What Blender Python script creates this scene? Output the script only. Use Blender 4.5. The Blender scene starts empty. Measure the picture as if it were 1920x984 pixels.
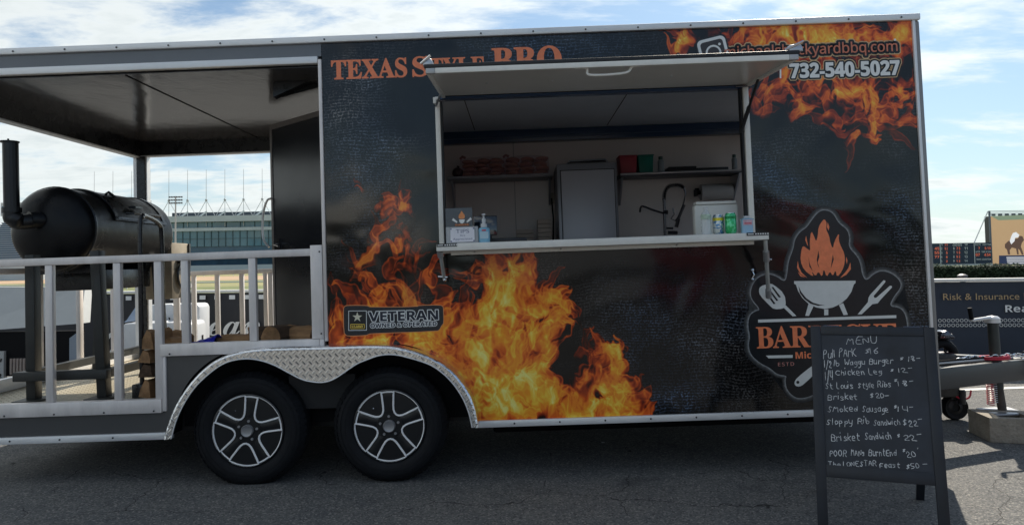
import bpy, math, random
import numpy as np
from mathutils import Vector, Matrix
random.seed(5)
R = math.radians
S = bpy.context.scene
COL = S.collection

# ------------------------------------------------------------------ camera
FOC, PPX, PPY = 1400.0, 960.0, 430.0                 # focal length and principal point of the 1920 x 984 photograph
PITCH, ROLL = R(2.484), R(-.985)
CAM = Vector((0, -4.5, 1.28))
_f = Vector((0, math.cos(PITCH), math.sin(PITCH))); _u0 = Vector((0, -math.sin(PITCH), math.cos(PITCH))); _r0 = Vector((1, 0, 0))
_r = _r0*math.cos(ROLL) + _u0*math.sin(ROLL); _u = -_r0*math.sin(ROLL) + _u0*math.cos(ROLL)
cd = bpy.data.cameras.new("camera"); cam = bpy.data.objects.new("camera", cd); COL.objects.link(cam)
cd.sensor_width = 36; cd.lens = 36*FOC/1920; cd.clip_end = 3000; cd.clip_start = .05
cd.shift_y = (PPY-492)/1920
cam.matrix_world = Matrix(((_r.x, _u.x, -_f.x, CAM.x), (_r.y, _u.y, -_f.y, CAM.y), (_r.z, _u.z, -_f.z, CAM.z), (0, 0, 0, 1)))
S.camera = cam

# ------------------------------------------------------------------ sky and sun
SUN_EL, SUN_AZ = R(40), R(24)                          # azimuth from +Y towards +X
w = bpy.data.worlds.new("World"); S.world = w; w.use_nodes = True
nt = w.node_tree; N = nt.nodes; Lk = nt.links; N.clear()
def nn(t, **k):
    n = N.new(t)
    for a, b in k.items(): setattr(n, a, b)
    return n
def mth(op, a, b=None, clamp=False):
    n = nn('ShaderNodeMath', operation=op); n.use_clamp = clamp
    for i, v in enumerate((a, b)):
        if v is None: continue
        if isinstance(v, (int, float)): n.inputs[i].default_value = v
        else: Lk.new(v, n.inputs[i])
    return n.outputs[0]
out = nn('ShaderNodeOutputWorld'); bg = nn('ShaderNodeBackground'); Lk.new(bg.outputs[0], out.inputs[0]); bg.inputs[1].default_value = .10
sky = nn('ShaderNodeTexSky', sky_type='NISHITA'); sky.sun_disc = False; sky.sun_elevation = SUN_EL; sky.sun_rotation = SUN_AZ
sky.air_density = 1.0; sky.dust_density = .6; sky.ozone_density = 2.5
tc = nn('ShaderNodeTexCoord'); sep = nn('ShaderNodeSeparateXYZ'); Lk.new(tc.outputs['Generated'], sep.inputs[0])
den = mth('ADD', mth('MAXIMUM', sep.outputs[2], 0.0), .16)
cu, cv = mth('DIVIDE', sep.outputs[0], den), mth('DIVIDE', sep.outputs[1], den)
cmb = nn('ShaderNodeCombineXYZ'); Lk.new(cu, cmb.inputs[0]); Lk.new(cv, cmb.inputs[1])
mp = nn('ShaderNodeMapping'); Lk.new(cmb.outputs[0], mp.inputs[0]); mp.inputs['Rotation'].default_value = (0, 0, R(-28)); mp.inputs['Scale'].default_value = (.85, 1.35, 1)
n1 = nn('ShaderNodeTexNoise'); n1.inputs['Scale'].default_value = 1.5; n1.inputs['Detail'].default_value = 9; n1.inputs['Roughness'].default_value = .62; n1.inputs['Distortion'].default_value = .35; Lk.new(mp.outputs[0], n1.inputs[0])
n2 = nn('ShaderNodeTexNoise'); n2.inputs['Scale'].default_value = .55; n2.inputs['Detail'].default_value = 4; Lk.new(cmb.outputs[0], n2.inputs[0])
n3 = nn('ShaderNodeTexNoise'); n3.inputs['Scale'].default_value = 5.5; n3.inputs['Detail'].default_value = 6; n3.inputs['Roughness'].default_value = .6; Lk.new(mp.outputs[0], n3.inputs[0])
# thicker veil towards the west (-X) side of the sky, as far as one can see round
veil = mth('MULTIPLY', mth('ADD', mth('SUBTRACT', .12, sep.outputs[0]), mth('MULTIPLY', sep.outputs[1], .55)), .24)
cen = lambda n, k: mth('MULTIPLY', mth('SUBTRACT', n.outputs[0], .5), k)
cm = mth('ADD', mth('ADD', mth('ADD', cen(n1, 1.8), .71), cen(n2, .7)), mth('ADD', veil, cen(n3, .55)))
mr = nn('ShaderNodeMapRange'); mr.interpolation_type = 'SMOOTHSTEP'; Lk.new(cm, mr.inputs[0]); mr.inputs[1].default_value = .60; mr.inputs[2].default_value = .98; mr.inputs[3].default_value = .12; mr.inputs[4].default_value = .92
thick = nn('ShaderNodeMapRange'); Lk.new(cm, thick.inputs[0]); thick.inputs[1].default_value = .92; thick.inputs[2].default_value = 1.25; thick.inputs[3].default_value = 1.0; thick.inputs[4].default_value = 0.0
# clouds glow more around the sun
sd = Vector((math.sin(SUN_AZ)*math.cos(SUN_EL), math.cos(SUN_AZ)*math.cos(SUN_EL), math.sin(SUN_EL)))
dp = nn('ShaderNodeVectorMath', operation='DOT_PRODUCT'); Lk.new(tc.outputs['Generated'], dp.inputs[0]); dp.inputs[1].default_value = sd
glow = mth('POWER', mth('MAXIMUM', dp.outputs['Value'], 0.0), 6.0)
cc = nn('ShaderNodeMix', data_type='RGBA'); Lk.new(thick.outputs[0], cc.inputs[0]); cc.inputs[6].default_value = (4.3, 4.8, 4.9, 1); cc.inputs[7].default_value = (6.2, 6.5, 6.4, 1)
gl = nn('ShaderNodeVectorMath', operation='SCALE'); Lk.new(cc.outputs[2], gl.inputs[0]); Lk.new(mth('ADD', mth('MULTIPLY', glow, .30), .92), gl.inputs['Scale'])
mx = nn('ShaderNodeMix', data_type='RGBA'); Lk.new(mr.outputs[0], mx.inputs[0]); hz_ = nn('ShaderNodeMix', data_type='RGBA')                      # milky air low over the horizon
Lk.new(mth('MULTIPLY', mth('EXPONENT', mth('MULTIPLY', mth('MAXIMUM', sep.outputs[2], 0.0), -9.0)), .85), hz_.inputs[0])
dim = nn('ShaderNodeVectorMath', operation='MULTIPLY'); Lk.new(sky.outputs[0], dim.inputs[0]); dim.inputs[1].default_value = (.46, .60, .66)
Lk.new(dim.outputs[0], hz_.inputs[6]); hz_.inputs[7].default_value = (4.8, 5.3, 5.4, 1); Lk.new(hz_.outputs[2], mx.inputs[6]); Lk.new(gl.outputs[0], mx.inputs[7])
Lk.new(mx.outputs[2], bg.inputs[0])
sl = bpy.data.lights.new("sun", 'SUN'); sl.energy = 4.0; sl.angle = R(.6); sl.color = (1, .91, .77)
so = bpy.data.objects.new("sun", sl); COL.objects.link(so); so.rotation_euler = (-sd).to_track_quat('-Z', 'Y').to_euler(); so.location = (6, 10, 12)
S.view_settings.view_transform = 'Standard'; S.view_settings.look = 'None'; S.view_settings.exposure = .70; S.view_settings.gamma = 1
S.cycles.max_bounces = 10; S.cycles.diffuse_bounces = 8; S.cycles.glossy_bounces = 4

# ------------------------------------------------------------------ surveying: sight lines of the photograph met with real planes
def _ray(px, py): return _f + _r*((px-PPX)/FOC) - _u*((py-PPY)/FOC)
def at(px, py, Y):
    d = _ray(px, py); return CAM + d*((Y-CAM.y)/d.y)
def on(px, py, z=0.0):
    d = _ray(px, py); return CAM + d*((z-CAM.z)/d.z)
YAW, TILT = R(-.574), R(1.048)                        # the trailer stands slightly nose-up
LX = Vector((math.cos(TILT)*math.cos(YAW), math.cos(TILT)*math.sin(YAW), math.sin(TILT)))
LZ = Vector((-math.sin(TILT)*math.cos(YAW), -math.sin(TILT)*math.sin(YAW), math.cos(TILT))); LY = LZ.cross(LX)
TO = Vector((0, 0, .022))
TR = Matrix(((LX.x, LY.x, LZ.x, TO.x), (LX.y, LY.y, LZ.y, TO.y), (LX.z, LY.z, LZ.z, TO.z), (0, 0, 0, 1)))
def tl(px, py, y=0.0):
    """trailer coordinates (x along, y deep, z up) of a sight line at depth y inside the trailer's own frame"""
    d = _ray(px, py); t = (y-(CAM-TO).dot(LY))/d.dot(LY); P = CAM + d*t - TO
    return P.dot(LX), P.dot(LZ)
def tlx(px, py, y=0.0): return tl(px, py, y)[0]
def tlz(px, py, y=0.0): return tl(px, py, y)[1]

# ------------------------------------------------------------------ printed livery
def wrap_art(X, Y, conv=lambda a, b: (a, b)):
    """Printed livery of the trailer side: charred timber with flames. X, Y are print coordinates (about 3.2 mm each)."""
    rng = np.random.RandomState(7)
    H, Wd = X.shape
    def noise(x, y, seed):
        r = np.random.RandomState(seed); a = r.rand(128, 128) * 6.2832; gx, gy = np.cos(a), np.sin(a)
        xi = np.floor(x).astype(np.int32); yi = np.floor(y).astype(np.int32); fx = x - xi; fy = y - yi
        u = fx*fx*fx*(fx*(fx*6-15)+10); v = fy*fy*fy*(fy*(fy*6-15)+10)
        def g(i, j):
            a_, b_ = (yi+j) & 127, (xi+i) & 127
            return gx[a_, b_]*(fx-i) + gy[a_, b_]*(fy-j)
        return ((g(0,0)*(1-u)+g(1,0)*u)*(1-v) + (g(0,1)*(1-u)+g(1,1)*u)*v) * 1.5
    def fbm(x, y, seed, o=3):
        s = 0; a = 1
        for k in range(o): s = s + a*noise(x*2**k, y*2**k, seed+k); a *= .5
        return s
    def blur(im, s):
        fy = np.fft.fftfreq(im.shape[0])[:, None]; fx = np.fft.rfftfreq(im.shape[1])[None]
        return np.fft.irfft2(np.fft.rfft2(im) * np.exp(-2*(np.pi*s)**2*(fx*fx+fy*fy)), im.shape)
    def inside(poly, x, y):
        m = np.zeros(x.shape, bool); n = len(poly)
        for i in range(n):
            x0, y0 = poly[i]; x1, y1 = poly[(i+1) % n]
            if y0 == y1: continue
            c = ((y0 > y) != (y1 > y)) & (x < (x1-x0)*(y-y0)/(y1-y0)+x0)
            m ^= c
        return m
    sm = lambda a, b, t: (lambda q: q*q*(3-2*q))(np.clip((t-a)/(b-a), 0, 1))
    # warp
    wx = fbm(X/70, Y/90, 11, 3)*15 + fbm(X/22, Y/30, 21, 2)*6
    wy = fbm(X/70, Y/90, 31, 3)*18 + fbm(X/22, Y/30, 41, 2)*7
    ox, oy = X[0, 0], Y[0, 0]; sx, sy = (X[0, -1]-ox)/(Wd-1), (Y[-1, 0]-oy)/(H-1)
    beds = [  # outline of roots, how many tongues, length, width, heading in degrees, spread, heat
        ([(610,840),(610,640),(650,620),(830,620),(860,840)], 100, (60,130), (10,24), 92, 40, (.28,.46)),
        ([(640,620),(660,540),(700,480),(780,470),(825,560),(825,640)], 52, (45,120), (5,15), 95, 70, (.18,.40)),
        ([(700,480),(730,430),(770,440),(775,480)], 10, (30,60), (5,9), 80, 60, (.15,.28)),
        ([(690,408),(700,385),(760,372),(770,400)], 18, (25,50), (6,12), 40, 55, (.26,.42)),
        ([(652,348),(690,360),(690,366)], 2, (30,45), (2,4), 145, 12, (.3,.4)),
        ([(850,850),(842,640),(890,560),(1005,560),(1040,660),(1060,850)], 190, (50,135), (8,22), 90, 32, (.20,.40)),
        ([(905,560),(925,500),(1000,500),(1010,560)], 26, (40,85), (8,16), 96, 30, (.25,.42)),
        ([(1010,540),(1050,560),(1045,600),(1015,600)], 9, (45,75), (8,14), -8, 22, (.4,.6)),
        ([(1070,850),(1060,775),(1085,720),(1100,670),(1140,660),(1170,690),(1205,850)], 100, (35,85), (8,18), 88, 34, (.22,.44)),
        ([(1150,650),(1180,680),(1190,720)], 8, (35,60), (7,11), 150, 30, (.4,.55)),
        ([(1150,740),(1200,720),(1220,840)], 12, (30,60), (6,12), 120, 30, (.35,.5)),
        ([(1260,98),(1290,80),(1420,70),(1560,60),(1720,60),(1720,140),(1640,120),(1500,130),(1400,110)], 120, (45,110), (8,20), 60, 75, (.20,.36)),
        ([(1290,100),(1262,90),(1262,80),(1300,80)], 7, (35,60), (6,11), 140, 25, (.4,.6)),
        ([(1404,250),(1410,200),(1440,170),(1460,190)], 14, (40,100), (6,13), 70, 40, (.18,.36)),
        ([(1460,240),(1480,180),(1600,150),(1700,140),(1700,230),(1640,270),(1540,240)], 80, (45,105), (5,12), 60, 90, (.18,.42)),
        ([(1560,262),(1640,250),(1650,262)], 6, (30,50), (4,7), 25, 40, (.3,.45)),
    ]
    T = np.zeros_like(X)
    ss = np.linspace(0, 1, 22)
    for poly, n, ln, wd, head, spread, hot in beds:
        poly = [conv(*q_) for q_ in poly]; pl = np.array(poly, float); lo, hi = pl.min(0), pl.max(0); k = 0
        while k < n:
            bx, by = lo[0]+rng.rand()*(hi[0]-lo[0]), lo[1]+rng.rand()*(hi[1]-lo[1])
            if not inside(poly, np.array([bx]), np.array([by]))[0]: continue
            k += 1
            L = rng.uniform(*ln); w0 = rng.uniform(*wd)*(.6+.4*L/ln[1]); ht = rng.uniform(*hot)
            th = np.radians(head+rng.normal()*spread*.6); bend = rng.normal()*1.3; wob = rng.normal()*.9; ph = rng.rand()*6.3
            ang = th + bend*ss**1.4 + wob*np.sin(ss*6.5+ph)*.8
            qx = bx+np.cumsum(np.cos(ang))*L/22; qy = by-np.cumsum(np.sin(ang))*L/22
            wv = w0*np.sin(np.pi*np.clip(ss*.62+.38, 0, 1))**.9*(1-.25*ss)
            i0 = int(max((qx.min()-w0-ox)/sx, 0)); i1 = int(min((qx.max()+w0-ox)/sx+2, Wd)); j0 = int(max((qy.min()-w0-oy)/sy, 0)) if sy > 0 else 0
            j1 = int(min((qy.max()+w0-oy)/sy+2, H))
            if i1 <= i0+1 or j1 <= j0+1: continue
            gx, gy = X[j0:j1, i0:i1], Y[j0:j1, i0:i1]
            best = np.full(gx.shape, 9e9); sp = np.zeros(gx.shape); wb = np.ones(gx.shape)
            for m in range(21):
                dx, dy = qx[m+1]-qx[m], qy[m+1]-qy[m]; l2 = dx*dx+dy*dy+1e-9
                tt = np.clip(((gx-qx[m])*dx+(gy-qy[m])*dy)/l2, 0, 1)
                d = np.hypot(gx-qx[m]-tt*dx, gy-qy[m]-tt*dy); wm = wv[m]+(wv[m+1]-wv[m])*tt+.35
                rr = d/wm; c = rr < best
                best = np.where(c, rr, best); sp = np.where(c, (m+tt)/21, sp); wb = np.where(c, wm, wb)
            px_ = 1.1/np.maximum(wb, .8)
            cover = sm(1+px_, 1-px_, best)
            rim = np.exp(-((best-.86)/(.10+.6*px_))**2)
            prof = cover*(.34+.30*(1-best))*(1-.25*sp)*sm(0, .25, sp) + .55*rim*sm(.08, .5, sp)
            T[j0:j1, i0:i1] = 1-(1-T[j0:j1, i0:i1])*(1-np.clip(ht*prof*1.25, 0, .95))
    def sample(im, x, y):
        u = np.clip((x-ox)/sx, 0, Wd-1.01); v = np.clip((y-oy)/sy, 0, H-1.01); iu = u.astype(int); iv = v.astype(int); fu = u-iu; fv = v-iv
        return (im[iv,iu]*(1-fu)+im[iv,iu+1]*fu)*(1-fv)+(im[iv+1,iu]*(1-fu)+im[iv+1,iu+1]*fu)*fv
    T = sample(T, X+wx*.8, Y+wy*.8)
    heat = blur(T, 7)
    q = fbm(X/46, Y/78, 51, 3); r2 = fbm(X/46+3.1, Y/78+1.7, 61, 3)
    fx, fy = X+q*34+wx*.6, Y+r2*50+wy*.6
    n1 = fbm(fx/40, fy/80, 71, 3); n3 = fbm(fx/75, fy/150, 91, 2)
    rid = lambda n, w: np.exp(-(n/w)**2)
    t = T*(.86+.42*n1+.30*n3) + .13*heat*rid(n1, .09)
    core = [(940,740,60,80,.20),(1010,730,38,70,.22),(960,580,60,45,.10),(1130,760,55,45,.16),(1600,70,80,26,.05),(720,630,110,40,.08),(760,500,50,50,.05),(1500,70,60,20,.03)]
    for cx_, cy_, rx_, ry_, g_ in core:
        cx_, cy_ = conv(cx_, cy_); t = t + g_*np.exp(-((X-cx_)/rx_)**2-((Y-cy_)/ry_)**2)*sm(.1, .5, heat)
    smoke = blur(np.clip(heat, 0, 1), 20)
    t = np.clip(t, 0, 1.15)
    keys = [0, .10, .22, .36, .52, .68, .86, 1.1]
    cols = np.array([(0,0,0),(40,14,9),(142,46,18),(218,88,30),(244,132,44),(250,160,46),(255,204,70),(255,242,140)])/255.
    fire = np.stack([np.interp(t, keys, cols[:, i]) for i in range(3)], -1)
    # charred timber: small cracked scales, worn lighter in patches
    patch = sm(-.25, .55, fbm(X/150, Y/110, 131, 3))
    cx = X/9.5+fbm(X/60, Y/40, 141, 2)*.7; cy = Y/5.6+fbm(X/90, Y/60, 151, 2)*1.1
    row = np.floor(cy); hs = np.modf(np.abs(np.sin(row*12.9898+4.1))*43758.5453)[0]; cxx = cx+hs
    dx_ = np.abs(cxx-np.round(cxx)); dy_ = np.abs(cy-np.round(cy)); brk = np.modf(np.abs(np.sin(np.floor(cxx)*78.233+row*37.719))*43758.5453)[0]
    crack = np.maximum(np.exp(-(dy_/.20)**2)*.9, np.exp(-(dx_/.12)**2)*.75)*(.35+.9*brk)
    fine = noise(X/3.2, Y/2.4, 171)
    spots = sum(np.exp(-((X-conv(a_, b_)[0])/rx_)**2-((Y-conv(a_, b_)[1])/ry_)**2)*k_ for a_, b_, rx_, ry_, k_ in ((655,210,70,90,.9),(690,330,90,70,.6),(1300,560,130,70,.35),(1380,660,150,50,.6),(1330,740,160,30,.6),(1700,420,50,90,.6),(1700,600,50,90,.8),(1560,80,100,40,.2),(1000,90,120,30,.5),(1480,310,80,60,.5),(1120,560,70,60,.5)))
    pt_ = np.clip(patch*.45+spots, 0, 1.2)
    chars = .055 + pt_*(.58*crack*sm(-.7, .4, fine) + .03*fine) + .030*fbm(X/60, Y/60, 191, 2) + .03*pt_
    tint = .5+.5*np.clip(fbm(X/190, Y/150, 201, 2)*1.6, -1, 1)
    base = np.clip(chars, .006, 1)[..., None]*(np.array([.80, .98, 1.22])*tint[..., None]+np.array([1.0, .97, .96])*(1-tint[..., None]))
    base = base + smoke[..., None]*np.array([.16, .085, .06])
    puff = sum(np.exp(-((X-conv(a_, b_)[0])/rx_)**2-((Y-conv(a_, b_)[1])/ry_)**2)*k_ for a_, b_, rx_, ry_, k_ in ((672,492,34,26,.9),(765,555,30,24,.6),(690,380,14,70,.35),(905,510,30,26,.6),(1440,270,60,50,.25),(1180,520,60,60,.2)))*(.75+.5*fbm(X/40, Y/40, 211, 3))
    puff = np.clip(puff, 0, 1)[..., None]*.30
    a = sm(.03, .16, t)[..., None]
    im = base*(1-a) + fire*a; im = im*(1-puff)+np.array([.50, .46, .47])*puff
    return np.clip(im, 0, 1)   # display-referred

# ------------------------------------------------------------------ materials
MATS = {}
def mat(name, col=(.5, .5, .5), rough=.5, metal=0.0, var=.0, vscale=8.0, bump=0.0, bscale=40.0, coat=0.0, trans=0.0, alpha=1.0, ior=1.5, emit=None, es=1.0, spec=.5, stretch=(1, 1, 1), rvar=0.0):
    if name in MATS: return MATS[name]
    m = bpy.data.materials.new(name); m.use_nodes = True; t = m.node_tree; b = t.nodes['Principled BSDF']
    b.inputs['Base Color'].default_value = (*col, 1); b.inputs['Roughness'].default_value = rough; b.inputs['Metallic'].default_value = metal
    b.inputs['Coat Weight'].default_value = coat; b.inputs['Coat Roughness'].default_value = .06; b.inputs['Transmission Weight'].default_value = trans
    b.inputs['Alpha'].default_value = alpha; b.inputs['IOR'].default_value = ior; b.inputs['Specular IOR Level'].default_value = spec
    if emit: b.inputs['Emission Color'].default_value = (*emit, 1); b.inputs['Emission Strength'].default_value = es
    if var or bump or rvar:
        c = t.nodes.new('ShaderNodeTexCoord'); mpp = t.nodes.new('ShaderNodeMapping'); t.links.new(c.outputs['Object'], mpp.inputs[0]); mpp.inputs['Scale'].default_value = stretch
    if var or rvar:
        n = t.nodes.new('ShaderNodeTexNoise'); n.inputs['Scale'].default_value = vscale; n.inputs['Detail'].default_value = 6; n.inputs['Roughness'].default_value = .65; t.links.new(mpp.outputs[0], n.inputs[0])
    if var:
        r = t.nodes.new('ShaderNodeValToRGB'); t.links.new(n.outputs[0], r.inputs[0])
        r.color_ramp.elements[0].position = .3; r.color_ramp.elements[1].position = .7
        r.color_ramp.elements[0].color = (*[max(0, x*(1-var)) for x in col], 1); r.color_ramp.elements[1].color = (*[min(1, x*(1+var)) for x in col], 1)
        t.links.new(r.outputs[0], b.inputs['Base Color'])
    if rvar:
        q = t.nodes.new('ShaderNodeMapRange'); t.links.new(n.outputs[0], q.inputs[0]); q.inputs[1].default_value = .3; q.inputs[2].default_value = .7
        q.inputs[3].default_value = max(.02, rough-rvar); q.inputs[4].default_value = min(1, rough+rvar); t.links.new(q.outputs[0], b.inputs['Roughness'])
    if bump:
        n = t.nodes.new('ShaderNodeTexNoise'); n.inputs['Scale'].default_value = bscale; n.inputs['Detail'].default_value = 5; t.links.new(mpp.outputs[0], n.inputs[0])
        bp = t.nodes.new('ShaderNodeBump'); bp.inputs['Strength'].default_value = bump; bp.inputs['Distance'].default_value = .02; t.links.new(n.outputs[0], bp.inputs['Height']); t.links.new(bp.outputs[0], b.inputs['Normal'])
    MATS[name] = m; return m
M = dict(
    alu=mat('satin_aluminium', (.80, .80, .80), .42, .35, var=.10, vscale=5, bump=.05, bscale=60, rvar=.12, stretch=(.4, 1, 1)),
    alu_post=mat('railing_aluminium', (.76, .71, .68), .45, .2, var=.16, vscale=7, rvar=.12, stretch=(1, 1, .3)),
    white=mat('white_powder_coat', (.82, .81, .77), .35, var=.05, vscale=9),
    frame=mat('white_window_frame', (.80, .79, .74), .35, var=.06, vscale=12),
    cream=mat('awning_liner', (.66, .63, .58), .30, var=.05, vscale=2),
    panelgrey=mat('grey_skin', (.085, .085, .085), .22, var=.06, vscale=2, bump=.03, bscale=3),
    rubberseal=mat('black_rubber', (.012, .013, .016), .5),
    black=mat('black_steel', (.014, .015, .018), .28, var=.3, vscale=9, bump=.05, bscale=30, rvar=.1),
    blackmatt=mat('black_matt', (.006, .006, .007), .8, spec=.2),
    chassis=mat('chassis_steel', (.03, .032, .035), .5, var=.2),
    inner=mat('interior_white_panel', (.66, .60, .58), .35, var=.04, vscale=3),
    inner_ceiling=mat('interior_ceiling', (.62, .68, .76), .35, var=.05, vscale=3),
    navy=mat('interior_soffit', (.022, .05, .11), .25),
    steel=mat('stainless_steel', (.50, .51, .54), .32, .75, var=.08, vscale=3, stretch=(1, 1, .2)),
    chrome=mat('chrome', (.75, .76, .78), .12, 1.0),
    darkchrome=mat('dark_chrome', (.12, .12, .14), .2, .9),
    tyre=mat('tyre_rubber', (.009, .0098, .012), .7, spec=.25, var=.25, vscale=30, bump=.15, bscale=120),
    rim=mat('black_wheel_paint', (.008, .009, .011), .3, coat=.15),
    rimcut=mat('machined_edge', (.96, .95, .94), .35, .0),
    cap=mat('hub_cap_grey', (.35, .35, .36), .4, .6),
    orange=mat('print_orange', (.90, .24, .10), .35, var=.12, vscale=26),
    printwhite=mat('print_white', (.80, .81, .80), .35, var=.03),
    printgrey=mat('print_light_grey', (.70, .71, .69), .35, var=.05, vscale=20),
    halo=mat('print_halo', (.16, .17, .18), .4, var=.25, vscale=60),
    printblack=mat('print_black', (.008, .010, .013), .3, var=.3, vscale=30),
    printnavy=mat('print_navy', (.010, .016, .035), .3),
    yellow=mat('print_yellow', (.80, .55, .08), .4),
    stickorange=mat('print_sticker_edge', (.80, .30, .10), .4),
    cork=mat('print_pink_text', (.65, .28, .24), .4),
    chalk=mat('chalk', (.58, .60, .62), .95, var=.5, vscale=90),
    slate=mat('slate', (.024, .029, .040), .6, var=.6, vscale=4, rvar=.1),
    boardframe=mat('board_frame_black', (.011, .014, .021), .45, var=.3, vscale=20, stretch=(1, 1, .2)),
    concrete=mat('concrete', (.33, .29, .24), .9, var=.22, vscale=14, bump=.5, bscale=70),
    plastic=mat('white_plastic', (.60, .62, .64), .4, var=.05, vscale=6),
    wood=mat('split_log_wood', (.32, .18, .085), .85, var=.45, vscale=10, bump=.6, bscale=26, stretch=(.25, 1, 1)),
    bark=mat('log_bark', (.10, .062, .038), .95, var=.5, vscale=16, bump=.9, bscale=34, stretch=(.3, 1, 1)),
    blue=mat('blue_tarp', (.012, .02, .42), .4, bump=.4, bscale=16),
    fence_l=mat('charcoal_banner', (.020, .021, .027), .55, var=.2, vscale=1.2, bump=.15, bscale=3),
    fence_r=mat('navy_banner', (.020, .029, .048), .5, var=.25, vscale=1.1, bump=.25, bscale=2.4),
    gold=mat('print_gold', (.48, .34, .18), .6),
)

def wrap_material():
    m = bpy.data.materials.new('printed_flame_wrap'); m.use_nodes = True; t = m.node_tree; b = t.nodes['Principled BSDF']
    x0, x1, z0, z1, d = -1.16, 2.56, .26, 2.70, 330
    nx, nz = int((x1-x0)*d), int((z1-z0)*d)
    xs = np.linspace(x0, x1, nx); zs = np.linspace(z1, z0, nz)
    X, Z = np.meshgrid(xs, zs)
    im = wrap_art(960+311*X, 862-311*Z, lambda a, b_: (960+311*tlx(a, b_), 862-311*tlz(a, b_)))[::-1]
    img = bpy.data.images.new('flame_print', nx, nz); img.colorspace_settings.name = 'sRGB'
    px = np.ones((nz, nx, 4), np.float32); px[..., :3] = im; img.pixels.foreach_set(px.ravel()); img.update(); img.pack()
    c = t.nodes.new('ShaderNodeTexCoord'); s = t.nodes.new('ShaderNodeSeparateXYZ'); t.links.new(c.outputs['Object'], s.inputs[0])
    cb = t.nodes.new('ShaderNodeCombineXYZ')
    for i, (a, e) in enumerate(((x0, x1), (z0, z1))):
        q = t.nodes.new('ShaderNodeMapRange'); t.links.new(s.outputs[0 if i == 0 else 2], q.inputs[0]); q.inputs[1].default_value = a; q.inputs[2].default_value = e; t.links.new(q.outputs[0], cb.inputs[i])
    ti = t.nodes.new('ShaderNodeTexImage'); ti.image = img; ti.interpolation = 'Cubic'; ti.extension = 'EXTEND'; t.links.new(cb.outputs[0], ti.inputs[0])
    t.links.new(ti.outputs[0], b.inputs['Base Color']); b.inputs['Roughness'].default_value = .12; b.inputs['Coat Weight'].default_value = .08; b.inputs['Specular IOR Level'].default_value = .42; b.inputs['Coat Roughness'].default_value = .08
    n = t.nodes.new('ShaderNodeTexNoise'); n.inputs['Scale'].default_value = 1.7; n.inputs['Detail'].default_value = 1.5; n.inputs['Distortion'].default_value = .6; t.links.new(c.outputs['Object'], n.inputs[0])
    bp = t.nodes.new('ShaderNodeBump'); bp.inputs['Strength'].default_value = .30; bp.inputs['Distance'].default_value = .06; t.links.new(n.outputs[0], bp.inputs['Height'])
    t.links.new(bp.outputs[0], b.inputs['Normal']); t.links.new(bp.outputs[0], b.inputs['Coat Normal'])
    return m

def tread_material(name, col, metal, s, rough=.3):
    """diamond plate: raised lozenges set herringbone"""
    m = bpy.data.materials.new(name); m.use_nodes = True; t = m.node_tree; b = t.nodes['Principled BSDF']
    b.inputs['Base Color'].default_value = (*col, 1); b.inputs['Metallic'].default_value = metal; b.inputs['Roughness'].default_value = rough
    c = t.nodes.new('ShaderNodeTexCoord'); sp = t.nodes.new('ShaderNodeSeparateXYZ'); t.links.new(c.outputs['Object'], sp.inputs[0])
    def mm(op, a, bb=None):
        n = t.nodes.new('ShaderNodeMath'); n.operation = op
        for i, v in enumerate((a, bb)):
            if v is None: continue
            if isinstance(v, (int, float)): n.inputs[i].default_value = v
            else: t.links.new(v, n.inputs[i])
        return n.outputs[0]
    yz = mm('ADD', sp.outputs[2], sp.outputs[1])
    u = mm('MULTIPLY', mm('ADD', sp.outputs[0], yz), s); v = mm('MULTIPLY', mm('SUBTRACT', sp.outputs[0], yz), s)
    par = mm('MODULO', mm('ABSOLUTE', mm('ADD', mm('FLOOR', u), mm('FLOOR', v))), 2.0)
    fu = mm('ABSOLUTE', mm('SUBTRACT', mm('FRACT', u), .5)); fv = mm('ABSOLUTE', mm('SUBTRACT', mm('FRACT', v), .5))
    def bar(a, c_): return mm('MULTIPLY', mm('LESS_THAN', a, .46), mm('MAXIMUM', mm('SUBTRACT', 1.0, mm('MULTIPLY', c_, 6.0)), 0.0))
    h = mm('ADD', mm('MULTIPLY', bar(fu, fv), par), mm('MULTIPLY', bar(fv, fu), mm('SUBTRACT', 1.0, par)))
    bp = t.nodes.new('ShaderNodeBump'); bp.inputs['Strength'].default_value = 1.0; bp.inputs['Distance'].default_value = .009; t.links.new(h, bp.inputs['Height']); t.links.new(bp.outputs[0], b.inputs['Normal'])
    return m
M['tread'] = tread_material('diamond_plate', (.86, .82, .77), .8, 26, .22)
M['deck'] = tread_material('diamond_plate_floor', (.44, .39, .29), .3, 22, .5)
M['ceiling'] = mat('porch_ceiling_sheet', (.060, .056, .056), .16, bump=.55, bscale=1.8, stretch=(1, .6, 1))

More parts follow.
